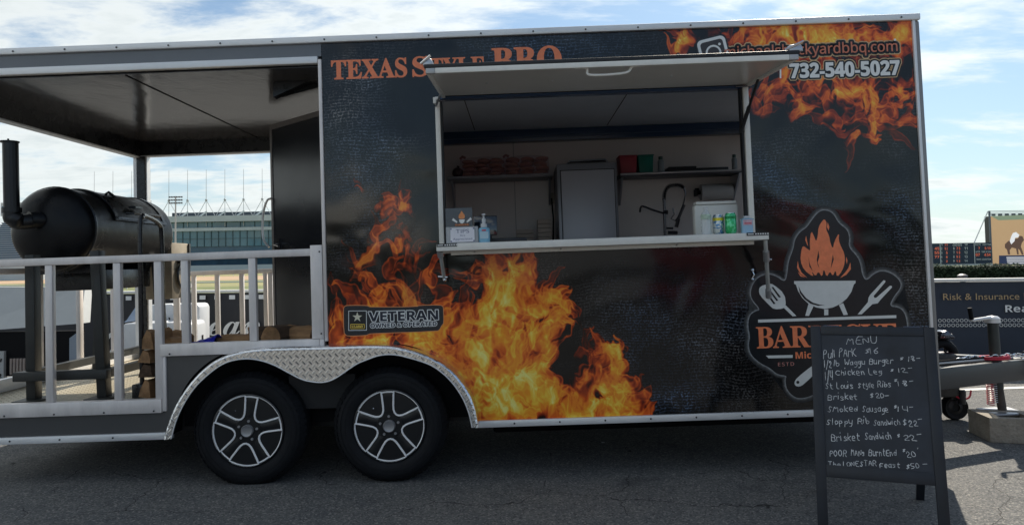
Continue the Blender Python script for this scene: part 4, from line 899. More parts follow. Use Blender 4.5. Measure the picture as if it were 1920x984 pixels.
# ---- fender
FYO = -.125
outer = [tl(px, py, FYO) for px, py in ((307, 822), (316, 790), (331, 755), (354, 720), (384, 688), (410, 671), (440, 660), (479, 653), (535, 651), (600, 650), (660, 648), (716, 647), (748, 650), (795, 662), (842, 686), (874, 724), (890, 757), (898, 800))]
inner_ = [tl(px, py, FYO-.012) for px, py in ((321, 822), (329, 790), (344, 757), (366, 724), (394, 698), (420, 680), (446, 673), (470, 672), (492, 676), (515, 684), (542, 699), (567, 712), (588, 716), (605, 717), (622, 713), (640, 702), (655, 691), (670, 681), (688, 674), (706, 667), (725, 664), (745, 665), (765, 670), (790, 677), (815, 687), (845, 712), (868, 745), (880, 775), (885, 801))]
outer = smooth_poly(outer, 2, False); inner_ = smooth_poly(inner_, 2, False)
cxm = sum(p[0] for p in outer)/len(outer)
def shrink(p, k):
    o = []
    for i, q in enumerate(p):
        a = p[max(i-1, 0)]; b2 = p[min(i+1, len(p)-1)]; dx, dz = b2[0]-a[0], b2[1]-a[1]; l = math.hypot(dx, dz); o.append((q[0]+dz/l*k, q[1]-dx/l*k))
    return o
o1 = shrink(outer, .014); o2 = shrink(outer, .004)
fd = MB().prism(o1+inner_[::-1], FYO-.012, FYO-.002).build('fender', M['tread'], tr)
def strip(prof, name, m, par, smooth=True):
    n = len(prof[0][0]); vs = []; fs = []
    for row, y in prof: vs += [(p[0], y, p[1]) for p in row]
    for j in range(len(prof)-1):
        for i in range(n-1): fs.append((j*n+i, j*n+i+1, (j+1)*n+i+1, (j+1)*n+i))
    return MB().add(vs, fs).build(name, m, par, smooth=smooth, split=60)
strip([(o1, FYO-.012), (o2, FYO-.008), (outer, FYO+.004), (outer, .0)], 'fender_crown', mat('polished_tread_edge', (.80, .82, .85), .14, 1.0, bump=.3, bscale=50), fd)
lip = [(p[0], FYO-.0125, p[1]) for p in inner_]; MB().tube(lip, .0035, 6).build('fender_lip', M['alu'], fd)
well = [(H1-.474, .30)]+arc(H1, HZ, .474, 180, 90)+arc(H2, HZ, .474, 90, 0)+[(H2+.474, .30)]
strip([(well, .001), (well, .122)], 'wheel_arch_lining', M['blackmatt'], tr, False)
mid = [tl(px, py, .1) for px, py in ((545, 700), (665, 690))]
MB().prism([(-1.35, .62), (-1.35, .42), (-.95, .42), (-.95, .62)], .02, .05).build('spring_hanger_plate', mat('hanger_grey', (.014, .014, .015), .7), tr)

# ---- wheels
def wheel(x, rot):
    w_ = bpy.data.objects.new('wheel', None); COL.objects.link(w_); w_.parent = tr; w_.location = (x, 0, HZ)
    Y0 = -.075
    prof = [(.208, Y0+.03), (.212, Y0+.012), (.222, Y0+.004), (.245, Y0-.004), (.275, Y0-.006), (.305, Y0+.004), (.320, Y0+.020), (.330, Y0+.036), (TRAD-.001, Y0+.05), (TRAD, Y0+.10), (TRAD, Y0+.15), (.330, Y0+.185), (.30, Y0+.20), (.21, Y0+.19)]
    tb_ = MB().lathe(prof, axis='y', n=72)
    o = tb_.build('tyre', M['tyre'], w_, smooth=True, split=60)
    lug = MB()
    for k in range(54):
        a = 2*math.pi*k/54; c, s_ = math.cos(a), math.sin(a); r0, r1 = .312, TRAD+.002; y0 = Y0+.018+(.012 if k % 2 else 0)
        u = Vector((c, 0, s_)); v = Vector((-s_, 0, c))*.012; P = [u*r0+Vector((0, Y0+.001, 0)), u*r1+Vector((0, Y0+.046, 0))]
        lug.add([P[0]-v, P[0]+v, P[1]+v, P[1]-v, P[0]-v*.9+Vector((0, .04, 0)), P[0]+v*.9+Vector((0, .04, 0)), P[1]+v+Vector((0, .05, 0)), P[1]-v+Vector((0, .05, 0))], [(0, 1, 2, 3), (0, 4, 5, 1), (1, 5, 6, 2), (2, 6, 7, 3), (3, 7, 4, 0)])
    q = lug.build('tread_block', M['tyre'], w_); q['kind'] = 'stuff'
    for rr, wd in ((.262, .0022), (.288, .0018)):
        MB().tube([(rr*math.cos(a*math.pi/24), Y0-.0052, rr*math.sin(a*math.pi/24)) for a in range(48)], wd, 4, closed=True).build('sidewall_ring', M['tyre'], w_)
    # rim: barrel, back disc, spokes, machined edges
    MB().lathe([(.213, Y0+.010), (.213, Y0+.002), (.206, Y0-.001), (.203, Y0+.012), (.190, Y0+.05), (.185, Y0+.11), (.06, Y0+.115), (.001, Y0+.115)], axis='y', n=60).build('rim', M['rim'], w_, smooth=True)
    MB().lathe([(.14, Y0+.085), (.14, Y0+.075), (.001, Y0+.073)], axis='y', n=30).build('brake_drum', M['chassis'], w_)
    for k in range(5):
        a = rot+k*2*math.pi/5; ca, sa = math.cos(a), math.sin(a)
        def P(r_, t_): return (r_*ca-t_*sa, r_*sa+t_*ca)
        pts = [P(.03, -.030), P(.08, -.026), (P(.12, -.024)), P(.165, -.028), P(.203, -.036), P(.2045, 0), P(.203, .036), P(.165, .028), P(.12, .024), P(.08, .026), P(.03, .030)]
        MB().prism(pts, Y0+.008+k*.0003, Y0+.035).build('spoke', M['rim'], w_, bevel=.002)
        # opening outline between this spoke and the next
        def Q(r_, dg): t_ = a+R(dg); return (r_*math.cos(t_), r_*math.sin(t_))
        loop = [Q(.2055, 11+i*50/8) for i in range(9)]
        loop += [Q(.182, 61.0), Q(.15, 59.5), Q(.12, 57.5), Q(.097, 54), Q(.082, 47), Q(.076, 36), Q(.082, 25), Q(.097, 18), Q(.12, 14.5), Q(.15, 12.5), Q(.182, 11)]
        MB().tube([(p[0], Y0+.0045+k*.0002, p[1]) for p in loop], .0060, 5, closed=True).build('machined_edge', M['rimcut'], w_)
        arc_ = [Q(.198, -11+i*22/4) for i in range(5)]; MB().ribbon(arc_, .009, Y0+.006).build('spoke_tip', M['rimcut'], w_)
        n_ = Q(.056, 0); MB().lathe([(.008, Y0-.004), (.009, Y0+.012)], (n_[0], 0, n_[1]), 'y', 6).build('lug_nut', M['cap'], w_)
    MB().lathe([(.078, Y0+.012), (.074, Y0+.004), (.001, Y0+.003)], axis='y', n=30).build('hub_face', M['rim'], w_)
    MB().lathe([(.036, Y0+.006), (.0365, Y0-.010), (.031, Y0-.018), (.027, Y0-.016), (.001, Y0-.0165)], axis='y', n=30).build('hub_cap', M['cap'], w_, smooth=True)
    vs1 = polar(.135, rot+R(40)); MB().tube([(vs1[0], Y0+.01, vs1[1]), (vs1[0]*1.2, Y0+.03, vs1[1]*1.2)], .0045, 6).build('tyre_valve', M['chrome'], w_)
wheel(H1, R(82)); wheel(H2, R(92))
for x in (H1, H2): MB().tube([(x, .13, HZ), (x, YD-.1, HZ)], .035, 10).build('axle', M['chassis'], tr)
for x in (H1, H2):
    MB().lathe([(.21, 0), (TRAD, .01), (TRAD, .19), (.21, .2)], (x, YD-.22, HZ), 'y', 40).build('far_tyre', M['tyre'], tr)

# ================================================================== printed artwork on the wrap
def A(px, py): return tl(px, py, -.002)
def from_crop(pts, ox, oy, s): return [A(ox+x/s, oy+y/s) for x, y in pts]
dec = lambda name, pts, y, m, par=tr: MB().prism(pts, -y-.0004, -y).build(name, m, par)
LG = lambda pts: from_crop(pts, 1380, 380, 2.589)
plate = [(430,35),(470,48),(497,100),(540,130),(551,170),(545,215),(590,262),(605,300),(612,350),(632,382),(675,340),(718,330),(765,348),(800,385),(798,415),(765,455),(742,503),(795,508),(822,540),(832,600),(838,690),(815,770),(740,825),(690,850),(640,870),(560,860),(470,850),(420,900),(370,935),(325,948),(285,945),(245,905),(240,855),(248,838),(200,833),(165,800),(120,780),(72,738),(60,690),(70,650),(58,600),(65,548),(92,526),(122,520),(75,468),(70,425),(95,372),(140,346),(190,352),(238,388),(250,345),(255,285),(280,222),(285,182),(310,142),(345,120),(370,82),(400,45)]
plate = smooth_poly(plate, 2)
def grow(p, k):
    n = len(p); o = []
    for i, q in enumerate(p):
        a = p[i-1]; b2 = p[(i+1) % n]; dx, dy = b2[0]-a[0], b2[1]-a[1]; l = math.hypot(dx, dy) or 1; o.append((q[0]+dy/l*k, q[1]-dx/l*k))
    return o
hl = dec('logo_halo', LG(grow(plate, 22)), .0002, mat('halo_faint', (.018, .022, .027), .4, var=.5, vscale=50))
for g_, c_ in ((17, .035), (12.5, .065), (9, .11), (6, .19)): dec('logo_halo_ring', LG(grow(plate, g_)), .0003+.00012*(20-g_)/3, mat('halo_%d' % int(g_), (c_, c_*1.03, c_*1.05), .4, var=.45, vscale=70), hl)
dec('logo_edge', LG(grow(plate, 3.5)), .0011, mat('print_edge_grey', (.26, .27, .28), .4, var=.3, vscale=70), hl); dec('logo_plate', LG(plate), .0016, M['printblack'], hl)
lw = M['printgrey']
dec('logo_bowl', LG([(282,380),(580,378),(580,390),(572,396),(560,432),(538,464),(508,490),(470,508),(430,515),(390,508),(352,490),(322,462),(302,430),(291,398),(282,392)]), .0022, lw, hl)
dec('logo_bowl_shade', LG([(303,404),(316,432),(340,462),(372,484),(405,494),(430,496),(398,500),(362,490),(330,466),(310,438)]), .0028, M['printblack'], hl)
for q in ([(352,490),(336,548),(354,549),(376,502)], [(428,517),(428,546),(448,545),(448,516)], [(500,496),(522,545),(543,543),(520,486)]): dec('logo_bowl_leg', LG(q), .0022, lw, hl)
dec('logo_bar', LG([(107,567),(778,545),(778,559),(107,581)]), .0022, lw, hl)
dec('logo_flame', LG(smooth_poly([(430,78),(441,100),(436,128),(452,160),(458,196),(470,225),(478,186),(501,145),(498,182),(510,214),(526,245),(529,290),(515,332),(490,362),(483,325),(470,357),(456,332),(440,362),(426,318),(418,362),(400,332),(386,358),(366,330),(378,362),(330,327),(312,282),(316,236),(324,208),(345,222),(361,236),(357,190),(365,136),(378,160),(389,190),(397,160),(400,120),(415,93)], 1)), .0022, M['orange'], hl)
for q in ([(300,282),(296,315),(312,345),(345,364),(318,338),(305,312)], [(555,290),(558,322),(535,350),(505,365),(528,340),(545,318)], [(340,160),(336,182),(346,205),(350,212),(345,185)], [(445,95),(453,118),(449,135),(441,118)], [(535,262),(541,280),(538,298),(534,280)], [(300,335),(318,352),(335,362),(312,357)]): dec('logo_flame_lick', LG(q), .0022, M['orange'], hl)
for q in ([(400,232),(404,262),(396,290),(404,318),(396,300),(392,275)], [(470,250),(474,275),(466,300),(460,320),(464,290)], [(352,262),(356,290),(364,312),(372,330),(356,310)]): dec('logo_flame_vein', LG(q), .0028, M['printblack'], hl)
sp_ = dec('logo_spatula', LG(smooth_poly([(110,425),(118,405),(160,392),(182,396),(236,442),(243,500),(228,514),(185,517),(164,500),(116,450)], 1)), .0022, lw, hl)
dec('logo_spatula_handle', LG([(228,506),(242,498),(293,549),(275,551)]), .0024, lw, hl)
for q in ([(172,410),(180,408),(218,458),(208,460)], [(158,425),(166,423),(205,474),(196,476)], [(148,443),(156,441),(192,490),(182,492)]): dec('logo_spatula_slot', LG(q), .0028, M['printblack'], hl)
dec('logo_fork', LG([(716,376),(725,378),(724,386),(668,452),(672,462),(682,460),(748,402),(757,405),(756,412),(700,472),(688,488),(662,492),(610,541),(590,542),(640,482),(643,462),(650,448)]), .0022, lw, hl)
dec('logo_handle', LG(smooth_poly([(282,872),(296,848),(372,788),(400,770),(412,800),(330,880),(308,892),(288,888)], 1)), .0022, lw, hl)
MB().prism([(p[0], p[1]) for p in [(LG([(300, 870)])[0][0]+.009*math.cos(i*math.pi/6), LG([(300, 870)])[0][1]+.009*math.sin(i*math.pi/6)) for i in range(12)]], -.0032, -.0028).build('logo_handle_hole', M['printblack'], hl)
dec('logo_rule', LG([(145,741),(275,738),(275,752),(158,754)]), .0022, lw, hl)
def letter_px(name, body, pl, pbl, pr, pbr, cap_px, m, y, grow_=0.0, ref=None, par=tr, space=1.0):
    (x0, z0), (x1, z1) = A(pl, pbl), A(pr, pbr)
    return lettering(name, body, x0, x1, z0, cap_px/311, -y, m, par, grow=grow_, slope=(z1-z0)/(x1-x0), ref=ref, space=space)
letter_px('logo_lettering', BS('BARBECUE'), 1419.5, 652.5, 1684, 645.5, 39.5, M['orange'], .0024, .0014, par=hl, space=.93)
letter_px('logo_small_lettering', BN('Michael') + "'s Backyard", 1492, 672, 1640, 668, 12, M['orange'], .0024, .0004, ref=BN('M'), par=hl)
letter_px('logo_date_lettering', SN('ESTD'), 1459, 686, 1489, 685, 6.5, M['cork'], .0024, .0, par=hl, space=1.3)
# headline
letter_px('headline_lettering', BS('TEXAS'), 622, 149, 763, 144, 36, M['orange'], .0012, .003, space=.98)
letter_px('headline_lettering', BS('S'), 774, 143.5, 803, 142, 37, M['orange'], .0012, .003)
letter_px('headline_lettering', BS('TYLE'), 807, 142, 909, 138, 32, M['orange'], .0012, .0025)
letter_px('headline_lettering', BS('BBQ'), 924, 138, 1053, 133, 47, M['orange'], .0012, .004, ref=BS('B'))
# web address and phone number
cream = mat('print_cream_glow', (.62, .42, .22), .4); rust = mat('print_rust', (.62, .20, .12), .4, var=.2, vscale=30)
for g_, m_, y_, n_ in ((.023, cream, .0006, 'web_address_glow'), (.016, M['printblack'], .0012, 'web_address_edge'), (.0012, rust, .0020, 'web_address')):
    letter_px(n_, SN('michaelsbackyardbbq.com'), 1359, 107.5, 1683, 96, 20.5, m_, y_, g_, ref=SN('k'))
for g_, m_, y_, n_ in ((.020, cream, .0006, 'phone_number_glow'), (.014, M['printblack'], .0014, 'phone_number_edge'), (.0035, M['printwhite'], .0022, 'phone_number')):
    letter_px(n_, BN('732-540-5027'), 1482, 146.5, 1687, 140, 26.5, m_, y_, g_, ref=BN('7'))
dec('print_stroke', [A(1462, 147), A(1462, 124), A(1465, 124), A(1465, 147)], .0012, M['printwhite'])
gl_c = (1338, 98)
def rsq(c, r_, k, tilt): 
    o = []
    for cx_, cy_, a0 in ((1, -1, -90), (1, 1, 0), (-1, 1, 90), (-1, -1, 180)):
        for i in range(5):
            t_ = R(a0+i*22.5); o.append((cx_*(r_-k)+k*math.cos(t_), cy_*(r_-k)+k*math.sin(t_)))
    ct, st = math.cos(R(tilt)), math.sin(R(tilt)); return [A(c[0]+x*ct-y*st, c[1]+x*st+y*ct) for x, y in o]
cg = dec('camera_glyph_edge', rsq(gl_c, 30, 11, -14), .0008, M['printblack']); dec('camera_glyph', rsq(gl_c, 27, 9, -14), .0012, M['printwhite'], cg); dec('camera_glyph_face', rsq(gl_c, 21.5, 6, -14), .0016, mat('glyph_dark', (.045, .04, .045), .4), cg)
cq = A(*gl_c); MB().ribbon([(cq[0]+.042*math.cos(i*math.pi/10), cq[1]-.004+.042*math.sin(i*math.pi/10)) for i in range(20)], .012, -.0022, True).build('camera_glyph_lens', M['printwhite'], cg)
cd_ = A(1349, 83); MB().prism([(cd_[0]+.0085*math.cos(i*math.pi/5), cd_[1]+.0085*math.sin(i*math.pi/5)) for i in range(10)], -.0022, -.0018).build('camera_glyph_dot', M['printwhite'], cg)
dt = A(1678, 75); MB().prism([(dt[0]+.007*math.cos(i*math.pi/5), dt[1]+.007*math.sin(i*math.pi/5)) for i in range(10)], -.0020, -.0012).build('print_dot', M['printwhite'], tr)
# veteran badge
VG = lambda pts: from_crop(pts, 620, 560, 8.0)
vp = [(190,165),(198,125),(225,104),(262,98),(540,98),(568,112),(600,124),(1290,118),(1330,96),(1640,92),(1682,108),(1692,150),(1696,360),(1680,385),(1655,415),(1640,455),(1600,486),(620,520),(565,530),(540,548),(262,560),(220,540),(196,500)]
vp = smooth_poly(vp, 1)
ve = dec('badge_edge', VG(grow(vp, 5)), .0006, M['stickorange']); dec('badge_plate', VG(grow(vp, -5)), .0012, mat('badge_black', (.018, .020, .026), .3, var=.5, vscale=60), ve)
dec('badge_box_edge', VG([(266,178),(540,176),(542,474),(266,478)]), .0018, M['printwhite'], ve); dec('badge_box', VG([(275,187),(531,185),(533,465),(275,469)]), .0022, M['printblack'], ve)
st_ = [(400+(78 if i % 2 == 0 else 31)*math.sin(i*math.pi/5), 274-(78 if i % 2 == 0 else 31)*math.cos(i*math.pi/5)) for i in range(10)]; dec('badge_star', VG(st_), .0028, mat('print_star_cream', (.72, .68, .52), .4), ve)
dec('badge_ribbon_edge', VG([(295,382),(306,376),(500,375),(512,384),(512,440),(502,448),(306,452),(295,442)]), .0026, M['yellow'], ve); dec('badge_ribbon', VG([(304,386),(503,384),(503,440),(304,443)]), .003, M['printblack'], ve)
def vtext(name, body, xl, yl, xr, yr, cap, m, y, g_): 
    return letter_px(name, body, 620+xl/8, 560+yl/8, 620+xr/8, 560+yr/8, cap/8, m, y, g_, ref=BN('E'), par=ve)
vtext('badge_army_lettering', BN('U.S.ARMY'), 318, 433, 490, 431, 36, M['yellow'], .0036, .0006)
for g_, m_, y_, n_ in ((.0068, M['printwhite'], .0018, 'badge_veteran_edge'), (.0012, M['printnavy'], .0026, 'badge_veteran')): vtext(n_, BN('VETERAN'), 572, 338, 1612, 308, 138, m_, y_, g_)
for g_, m_, y_, n_ in ((.0048, M['printwhite'], .0022, 'badge_owned_edge'), (.0003, M['printnavy'], .0030, 'badge_owned')): vtext(n_, BN('OWNED')+' & '+BN('OPERATED'), 598, 434, 1590, 402, 62, m_, y_, g_)

# ---- tongue, jack, chains
TY = 1.21
def tq(px, py, y): x, z = tl(px, py, y); return Vector((x, y, z))
hitch = Vector((tlx(1912, 690, .98), .98, .50))
pA, pB = tq(1762, 712, .55), tq(1912, 693, .95)
tg = MB().bar((2.40, .45, pA.z), (pB.x+.03, .97, pB.z), .06, .145).build('tongue_beam', mat('tongue_grey', (.075, .078, .082), .35, .4), tr, bevel=.005)
MB().bar((2.40, 2.0, pA.z), (pB.x+.03, 1.10, pB.z), .06, .145).build('tongue_beam', mat('tongue_grey', (.075, .078, .082), .35, .4), tr, bevel=.005)
MB().box(pB.x-.06, pB.x+.20, .96, 1.13, pB.z-.07, pB.z+.08).build('coupler', M['black'], tr, bevel=.01)
MB().tube([(pB.x+.1, 1.04, pB.z+.08), (pB.x+.28, 1.04, pB.z+.10), (pB.x+.36, 1.04, pB.z+.02)], .04, 12).build('coupler_nose', M['darkchrome'], tr, smooth=True)
for k, (o_, m_) in enumerate(((.085, M['alu']), (.10, M['blackmatt']))):
    MB().tube(spline([(2.45, .50+.06*k, pA.z+o_), (2.8, .62, pA.z+o_+.01), (3.1, .80, pB.z+o_+.01), (pB.x-.02, .99, pB.z+o_)], 5), .008, 6).build('tongue_cable', m_, tr)
jt, jb = tq(1861, 604, .92), tq(1872, 768, .92)
jk = MB().tube([(jt.x, .92, jt.z), (jt.x+.01, .92, pB.z-.12)], .036, 16).build('jack_post', mat('jack_grey', (.035, .040, .037), .5, .0, var=.3), tr, smooth=True)
BLK = on(1866, 830)
MB().tube([(jt.x+.012, .92, pB.z-.10), (jt.x+.03, .92, jb.z)], .029, 16).build('jack_leg', mat('rusty_jack_leg', (.07, .055, .045), .7, .0, var=.4, vscale=12), jk, smooth=True)
MB().box(jt.x-.09, jt.x+.14, .80, 1.03, jb.z-.018, jb.z-.004).build('jack_foot', M['steel'], jk, bevel=.003)
c0, c1, c2, c3 = tq(1861, 602, .92), tq(1852, 598, .88), tq(1822, 600, .84), tq(1818, 577, .84)
MB().lathe([(.05, 0), (.05, .03), (.035, .045), (.001, .05)], (jt.x, .92, jt.z-.002), n=18).build('jack_cap', M['alu'], jk, smooth=True)
MB().tube([(c0.x, .92, jt.z+.03), (c1.x, .88, jt.z+.035), (c2.x, .84, c2.z), (c2.x-.005, .84, c2.z+.012)], [.016, .013, .010, .010], 8).build('jack_crank', M['alu'], jk, smooth=True)
MB().tube([(c2.x, .84, c2.z+.005), (c3.x, .84, c3.z)], .015, 10).build('crank_grip', M['blackmatt'], jk, smooth=True)
# chain links draped over the tongue
def chain(name, pts, r_, m, par=tr, step=.034):
    P = spline(pts, 14); out_ = []; acc = 0; last = P[0]
    for i in range(1, len(P)):
        acc += (P[i]-P[i-1]).length
        if acc > step: out_.append((P[i], (P[i]-last).normalized())); last = P[i]; acc = 0
    lk = MB(); lk.tube([(math.cos(a)*.010, 0, math.sin(a)*.022) for a in [i*math.pi/5 for i in range(10)]], r_, 5, closed=True); me = lk.mesh('chain_link', m)
    for i, (p, d) in enumerate(out_):
        o = share('chain_link', me, par, p); q = d.to_track_quat('Z', 'Y'); o.rotation_mode = 'QUATERNION'; q2 = q @ Matrix.Rotation(R(90 if i % 2 else 0), 3, 'Z').to_quaternion(); o.rotation_quaternion = q2
zt_ = pB.z+.09
ch1 = bpy.data.objects.new('safety_chain', None); COL.objects.link(ch1); ch1.parent = tr
chain('c', [(3.05, .80, zt_), (3.2, .84, zt_+.03), (3.35, .9, zt_+.015), (3.5, .88, zt_+.03), (3.62, .92, zt_+.01), (3.75, .95, zt_-.06), (3.8, .95, zt_-.16)], .0042, M['chrome'], ch1)
ch2 = bpy.data.objects.new('safety_chain', None); COL.objects.link(ch2); ch2.parent = tr
chain('c', [(3.55, .86, zt_+.045), (3.63, .85, zt_+.02), (3.67, .84, zt_-.05), (3.66, .84, zt_-.12), (3.64, .84, zt_-.07), (3.70, .9, zt_+.03), (3.86, 1.0, zt_+.02)], .0042, M['chrome'], ch2)
redc = mat('red_cable', (.55, .03, .06), .35)
MB().tube(spline([(jt.x+.065*math.cos(a)*1.5, .92+.07*math.sin(a), zt_-.005+.006*a/3) for a in [i*math.pi/4 for i in range(17)]], 3), .008, 6).build('red_breakaway_cable', redc, tr, smooth=True)
hx_, hz0_, hz1_ = tq(1853, 680, .86), pB.z-.08, jb.z+.05
MB().tube([(hx_.x+.022*math.cos(a), .86+.022*math.sin(a), hz0_+(hz1_-hz0_)*a/(2*math.pi*11)) for a in [i*2*math.pi/12 for i in range(132)]], .0035, 5).build('coiled_red_cable', redc, tr, smooth=True)
MB().tube([(hx_.x+.035+.018*math.cos(a), .87+.018*math.sin(a), hz0_+(hz1_-hz0_)*.9*a/(2*math.pi*9)) for a in [i*2*math.pi/10 for i in range(90)]], .0028, 5).build('coiled_white_cable', M['plastic'], tr, smooth=True)

# ================================================================== smoker on the porch
BLK_ = M['black']
SXC, SZC, SR = tlx(88, 424, .42), 1.585, .285
sm_ = thing('offset_smoker', 'black steel barrel smoker with elbow chimney lying across the trailer porch', 'smoker', (SXC, 0, .50), frame=TR)
cz = SZC-.50
SYA, SYB = .50, 1.60
MB().lathe([(SR, SYA), (SR, SYB)], (0, 0, cz), 'y', 48).build('tank', mat('tank_black', (.0065, .0068, .008), .34, spec=.22, var=.5, vscale=6, bump=.08, bscale=18, rvar=.12), sm_, smooth=True)
dome = lambda y, s: [(SR*math.cos(R(a)), y+s*.125*math.sin(R(a))) for a in range(0, 90, 9)]+[(.001, y+s*.125)]
MB().lathe(dome(SYA, -1)[::-1], (0, 0, cz), 'y', 48).build('tank_end_cap', MATS['tank_black'], sm_, smooth=True)
MB().lathe(dome(SYB, 1), (0, 0, cz), 'y', 48).build('tank_end_cap', MATS['tank_black'], sm_, smooth=True)
MB().lathe([(SR, SYA-.008), (SR+.006, SYA-.002), (SR+.006, SYA+.012), (SR, SYA+.018)], (0, 0, cz), 'y', 48).build('weld_seam', BLK_, sm_, smooth=True)
def cyl_patch(a0, a1, y0, y1, r_, th, name, m, par, n=12):
    vs = []; fs = []
    for i in range(n+1):
        a = R(a0+(a1-a0)*i/n)
        for rr, y in ((r_, y0), (r_, y1), (r_+th, y1), (r_+th, y0)): vs.append((rr*math.cos(a), y, cz+rr*math.sin(a)))
    for i in range(n):
        for k in range(4): fs.append((i*4+k, i*4+(k+1) % 4, (i+1)*4+(k+1) % 4, (i+1)*4+k))
    fs += [(0, 1, 2, 3), (n*4+3, n*4+2, n*4+1, n*4)]
    return MB().add(vs, fs).build(name, m, par, smooth=True)
ld = cyl_patch(18, 98, .76, 1.48, SR, .009, 'cook_lid', MATS['tank_black'], sm_)
for y in (.76, 1.46): cyl_patch(16, 99, y-.02, y+.02, SR+.009, .007, 'lid_strap', BLK_, ld)
cyl_patch(13, 18, .74, 1.50, SR+.004, .010, 'lid_edge', BLK_, ld)
MB().box(SR*.86, SR*.86+.05, 1.0, 1.10, cz+.17, cz+.185).build('lid_hinge', BLK_, ld)
MB().tube([(.10, .95, cz+.275), (.12, .95, cz+.29), (.17, .95, cz+.25)], .010, 8).build('lid_stop', BLK_, ld)
MB().tube([(SR+.02, .85, cz+.12), (SR+.07, .85, cz+.12), (SR+.07, 1.25, cz+.12), (SR+.02, 1.25, cz+.12)], .011, 8).build('lid_handle', BLK_, ld, smooth=True)
# chimney: stub, elbow, stack
ex, ez = tlx(66, 412, .36)-SXC, tlz(66, 412, .36)-.50
kx, kz = tlx(22, 400, .26)-SXC, tlz(22, 400, .26)-.50
tpz = tlz(22, 268, .26)-.50
bsh = mat('chimney_black', (.008, .009, .011), .4, var=.3, vscale=8, bump=.04)
MB().tube(spline([(ex+.03, .42, ez), (ex-.02, .34, ez-.01), (ex-.07, .28, ez-.015), (kx+.03, .26, ez+.0), (kx, .26, kz-.03), (kx, .26, kz+.01)], 5), .049, 20).build('elbow_pipe', bsh, sm_, smooth=True)
MB().tube([(kx, .26, kz+.005), (kx, .26, kz+.035)], .057, 20).build('pipe_collar', bsh, sm_, smooth=True)
for f in (.25, .55): MB().tube([(ex+.03-.06*f, .42-.10*f, ez), (ex+.03-.06*f-.02, .42-.10*f-.03, ez-.003)], .056, 20).build('pipe_collar', bsh, sm_, smooth=True)
MB().tube([(kx, .26, kz+.03), (kx-.006, .26, tpz)], .046, 16).build('chimney', bsh, sm_, split=20, smooth=True)
MB().lathe([(.047, 0), (.057, .004), (.057, .010), (.001, .012)], (kx-.012, .26, tpz), n=20).build('chimney_flap', bsh, sm_)
MB().tube([(kx-.02, .26, tpz+.01), (kx-.02, .26, tpz+.028)], .006, 6).build('flap_knob', bsh, sm_)
# stand
def leg(pa, pb, w_, y): 
    xa, za = tl(pa[0], pa[1], y); xb, zb_ = tl(pb[0], pb[1], y); return MB().bar((xa-SXC, y, za-.50), (xb-SXC, y, .012), w_, .07, (0, 1, 0)).build('leg', mat('leg_dark', (.025, .026, .024), .5, var=.25), sm_, bevel=.003), xb-SXC
_, la_ = leg((61, 478), (64, 738), .058, .17); _, lb_ = leg((182, 470), (196, 735), .058, .17)
xa, xb = tlx(33, 702, .11)-SXC, tlx(208, 700, .11)-SXC; za = tlz(120, 702, .11)-.5
MB().box(xa, xb, .06, .118, za-.028, za+.028).build('cross_bar', MATS['leg_dark'], sm_, bevel=.004)
for x in (la_, lb_): MB().box(x-.075, x+.075, .07, .27, .001, .012).build('foot_plate', MATS['leg_dark'], sm_)
for x in (-.20, .24): MB().bar((x, 1.42, cz-.18), (x*1.2, 1.42, .01), .06, .06).build('leg', MATS['leg_dark'], sm_)
MB().box(xb-.05, xb-.0, .12, 1.9, za-.025, za+.025).build('side_rail', MATS['leg_dark'], sm_); MB().box(xa, xa+.05, .12, 1.9, za-.025, za+.025).build('side_rail', MATS['leg_dark'], sm_)
# saddle and firebox
fbm_ = mat('firebox_bare_steel', (.34, .29, .22), .6, .2, var=.25, vscale=6)
MB().prism([(-.2, cz-.30), (.2, cz-.30), (.26, cz-.08), (-.26, cz-.08)], .62, .70).build('saddle', BLK_, sm_); MB().prism([(-.2, cz-.30), (.2, cz-.30), (.26, cz-.08), (-.26, cz-.08)], 1.3, 1.38).build('saddle', BLK_, sm_)
MB().box(-.22, .20, 0.75, 1.40, cz-.42, cz-.28).build('ash_pan', BLK_, sm_, bevel=.01)
FY0, FY1 = 1.66, 1.97
fx1 = tlx(322, 500, FY0)-SXC; fz0 = tlz(322, 560, FY0)-.50; fz1 = tlz(322, 455, FY0)-.50
fb = MB().box(fx1-.22, fx1, FY0, FY1, fz0, fz1).build('firebox', fbm_, sm_, bevel=.006)
MB().box(fx1-.02, fx1+.012, FY1+.001, FY1+.02, fz1-.22, fz1+.0).build('firebox_edge', mat('firebox_dark_edge', (.10, .10, .10), .5), fb)
dz_ = fz0+.19
MB().lathe([(.085, 0), (.085, .016), (.001, .018)], (fx1+.001, FY0+.16, dz_), 'x', 28).build('firebox_door', mat('firebox_door_tan', (.36, .30, .22), .5, .2), fb, smooth=True)
MB().tube([(fx1+.018, FY0+.16+.088*math.cos(R(a)), dz_+.10*math.sin(R(a))) for a in range(100, 290, 12)], .009, 6).build('door_seal', BLK_, fb)
MB().box(fx1+.001, fx1+.03, FY0+.10, FY0+.17, dz_+.10, dz_+.15).build('door_hinge', BLK_, fb); MB().box(fx1+.019, fx1+.035, FY0+.10, FY0+.18, dz_+.04, dz_+.065).build('door_hinge', BLK_, fb)
MB().tube([(fx1+.01, FY0+.24, dz_-.09), (fx1+.05, FY0+.24, dz_-.09)], .02, 12).build('damper_knob', M['alu'], fb)

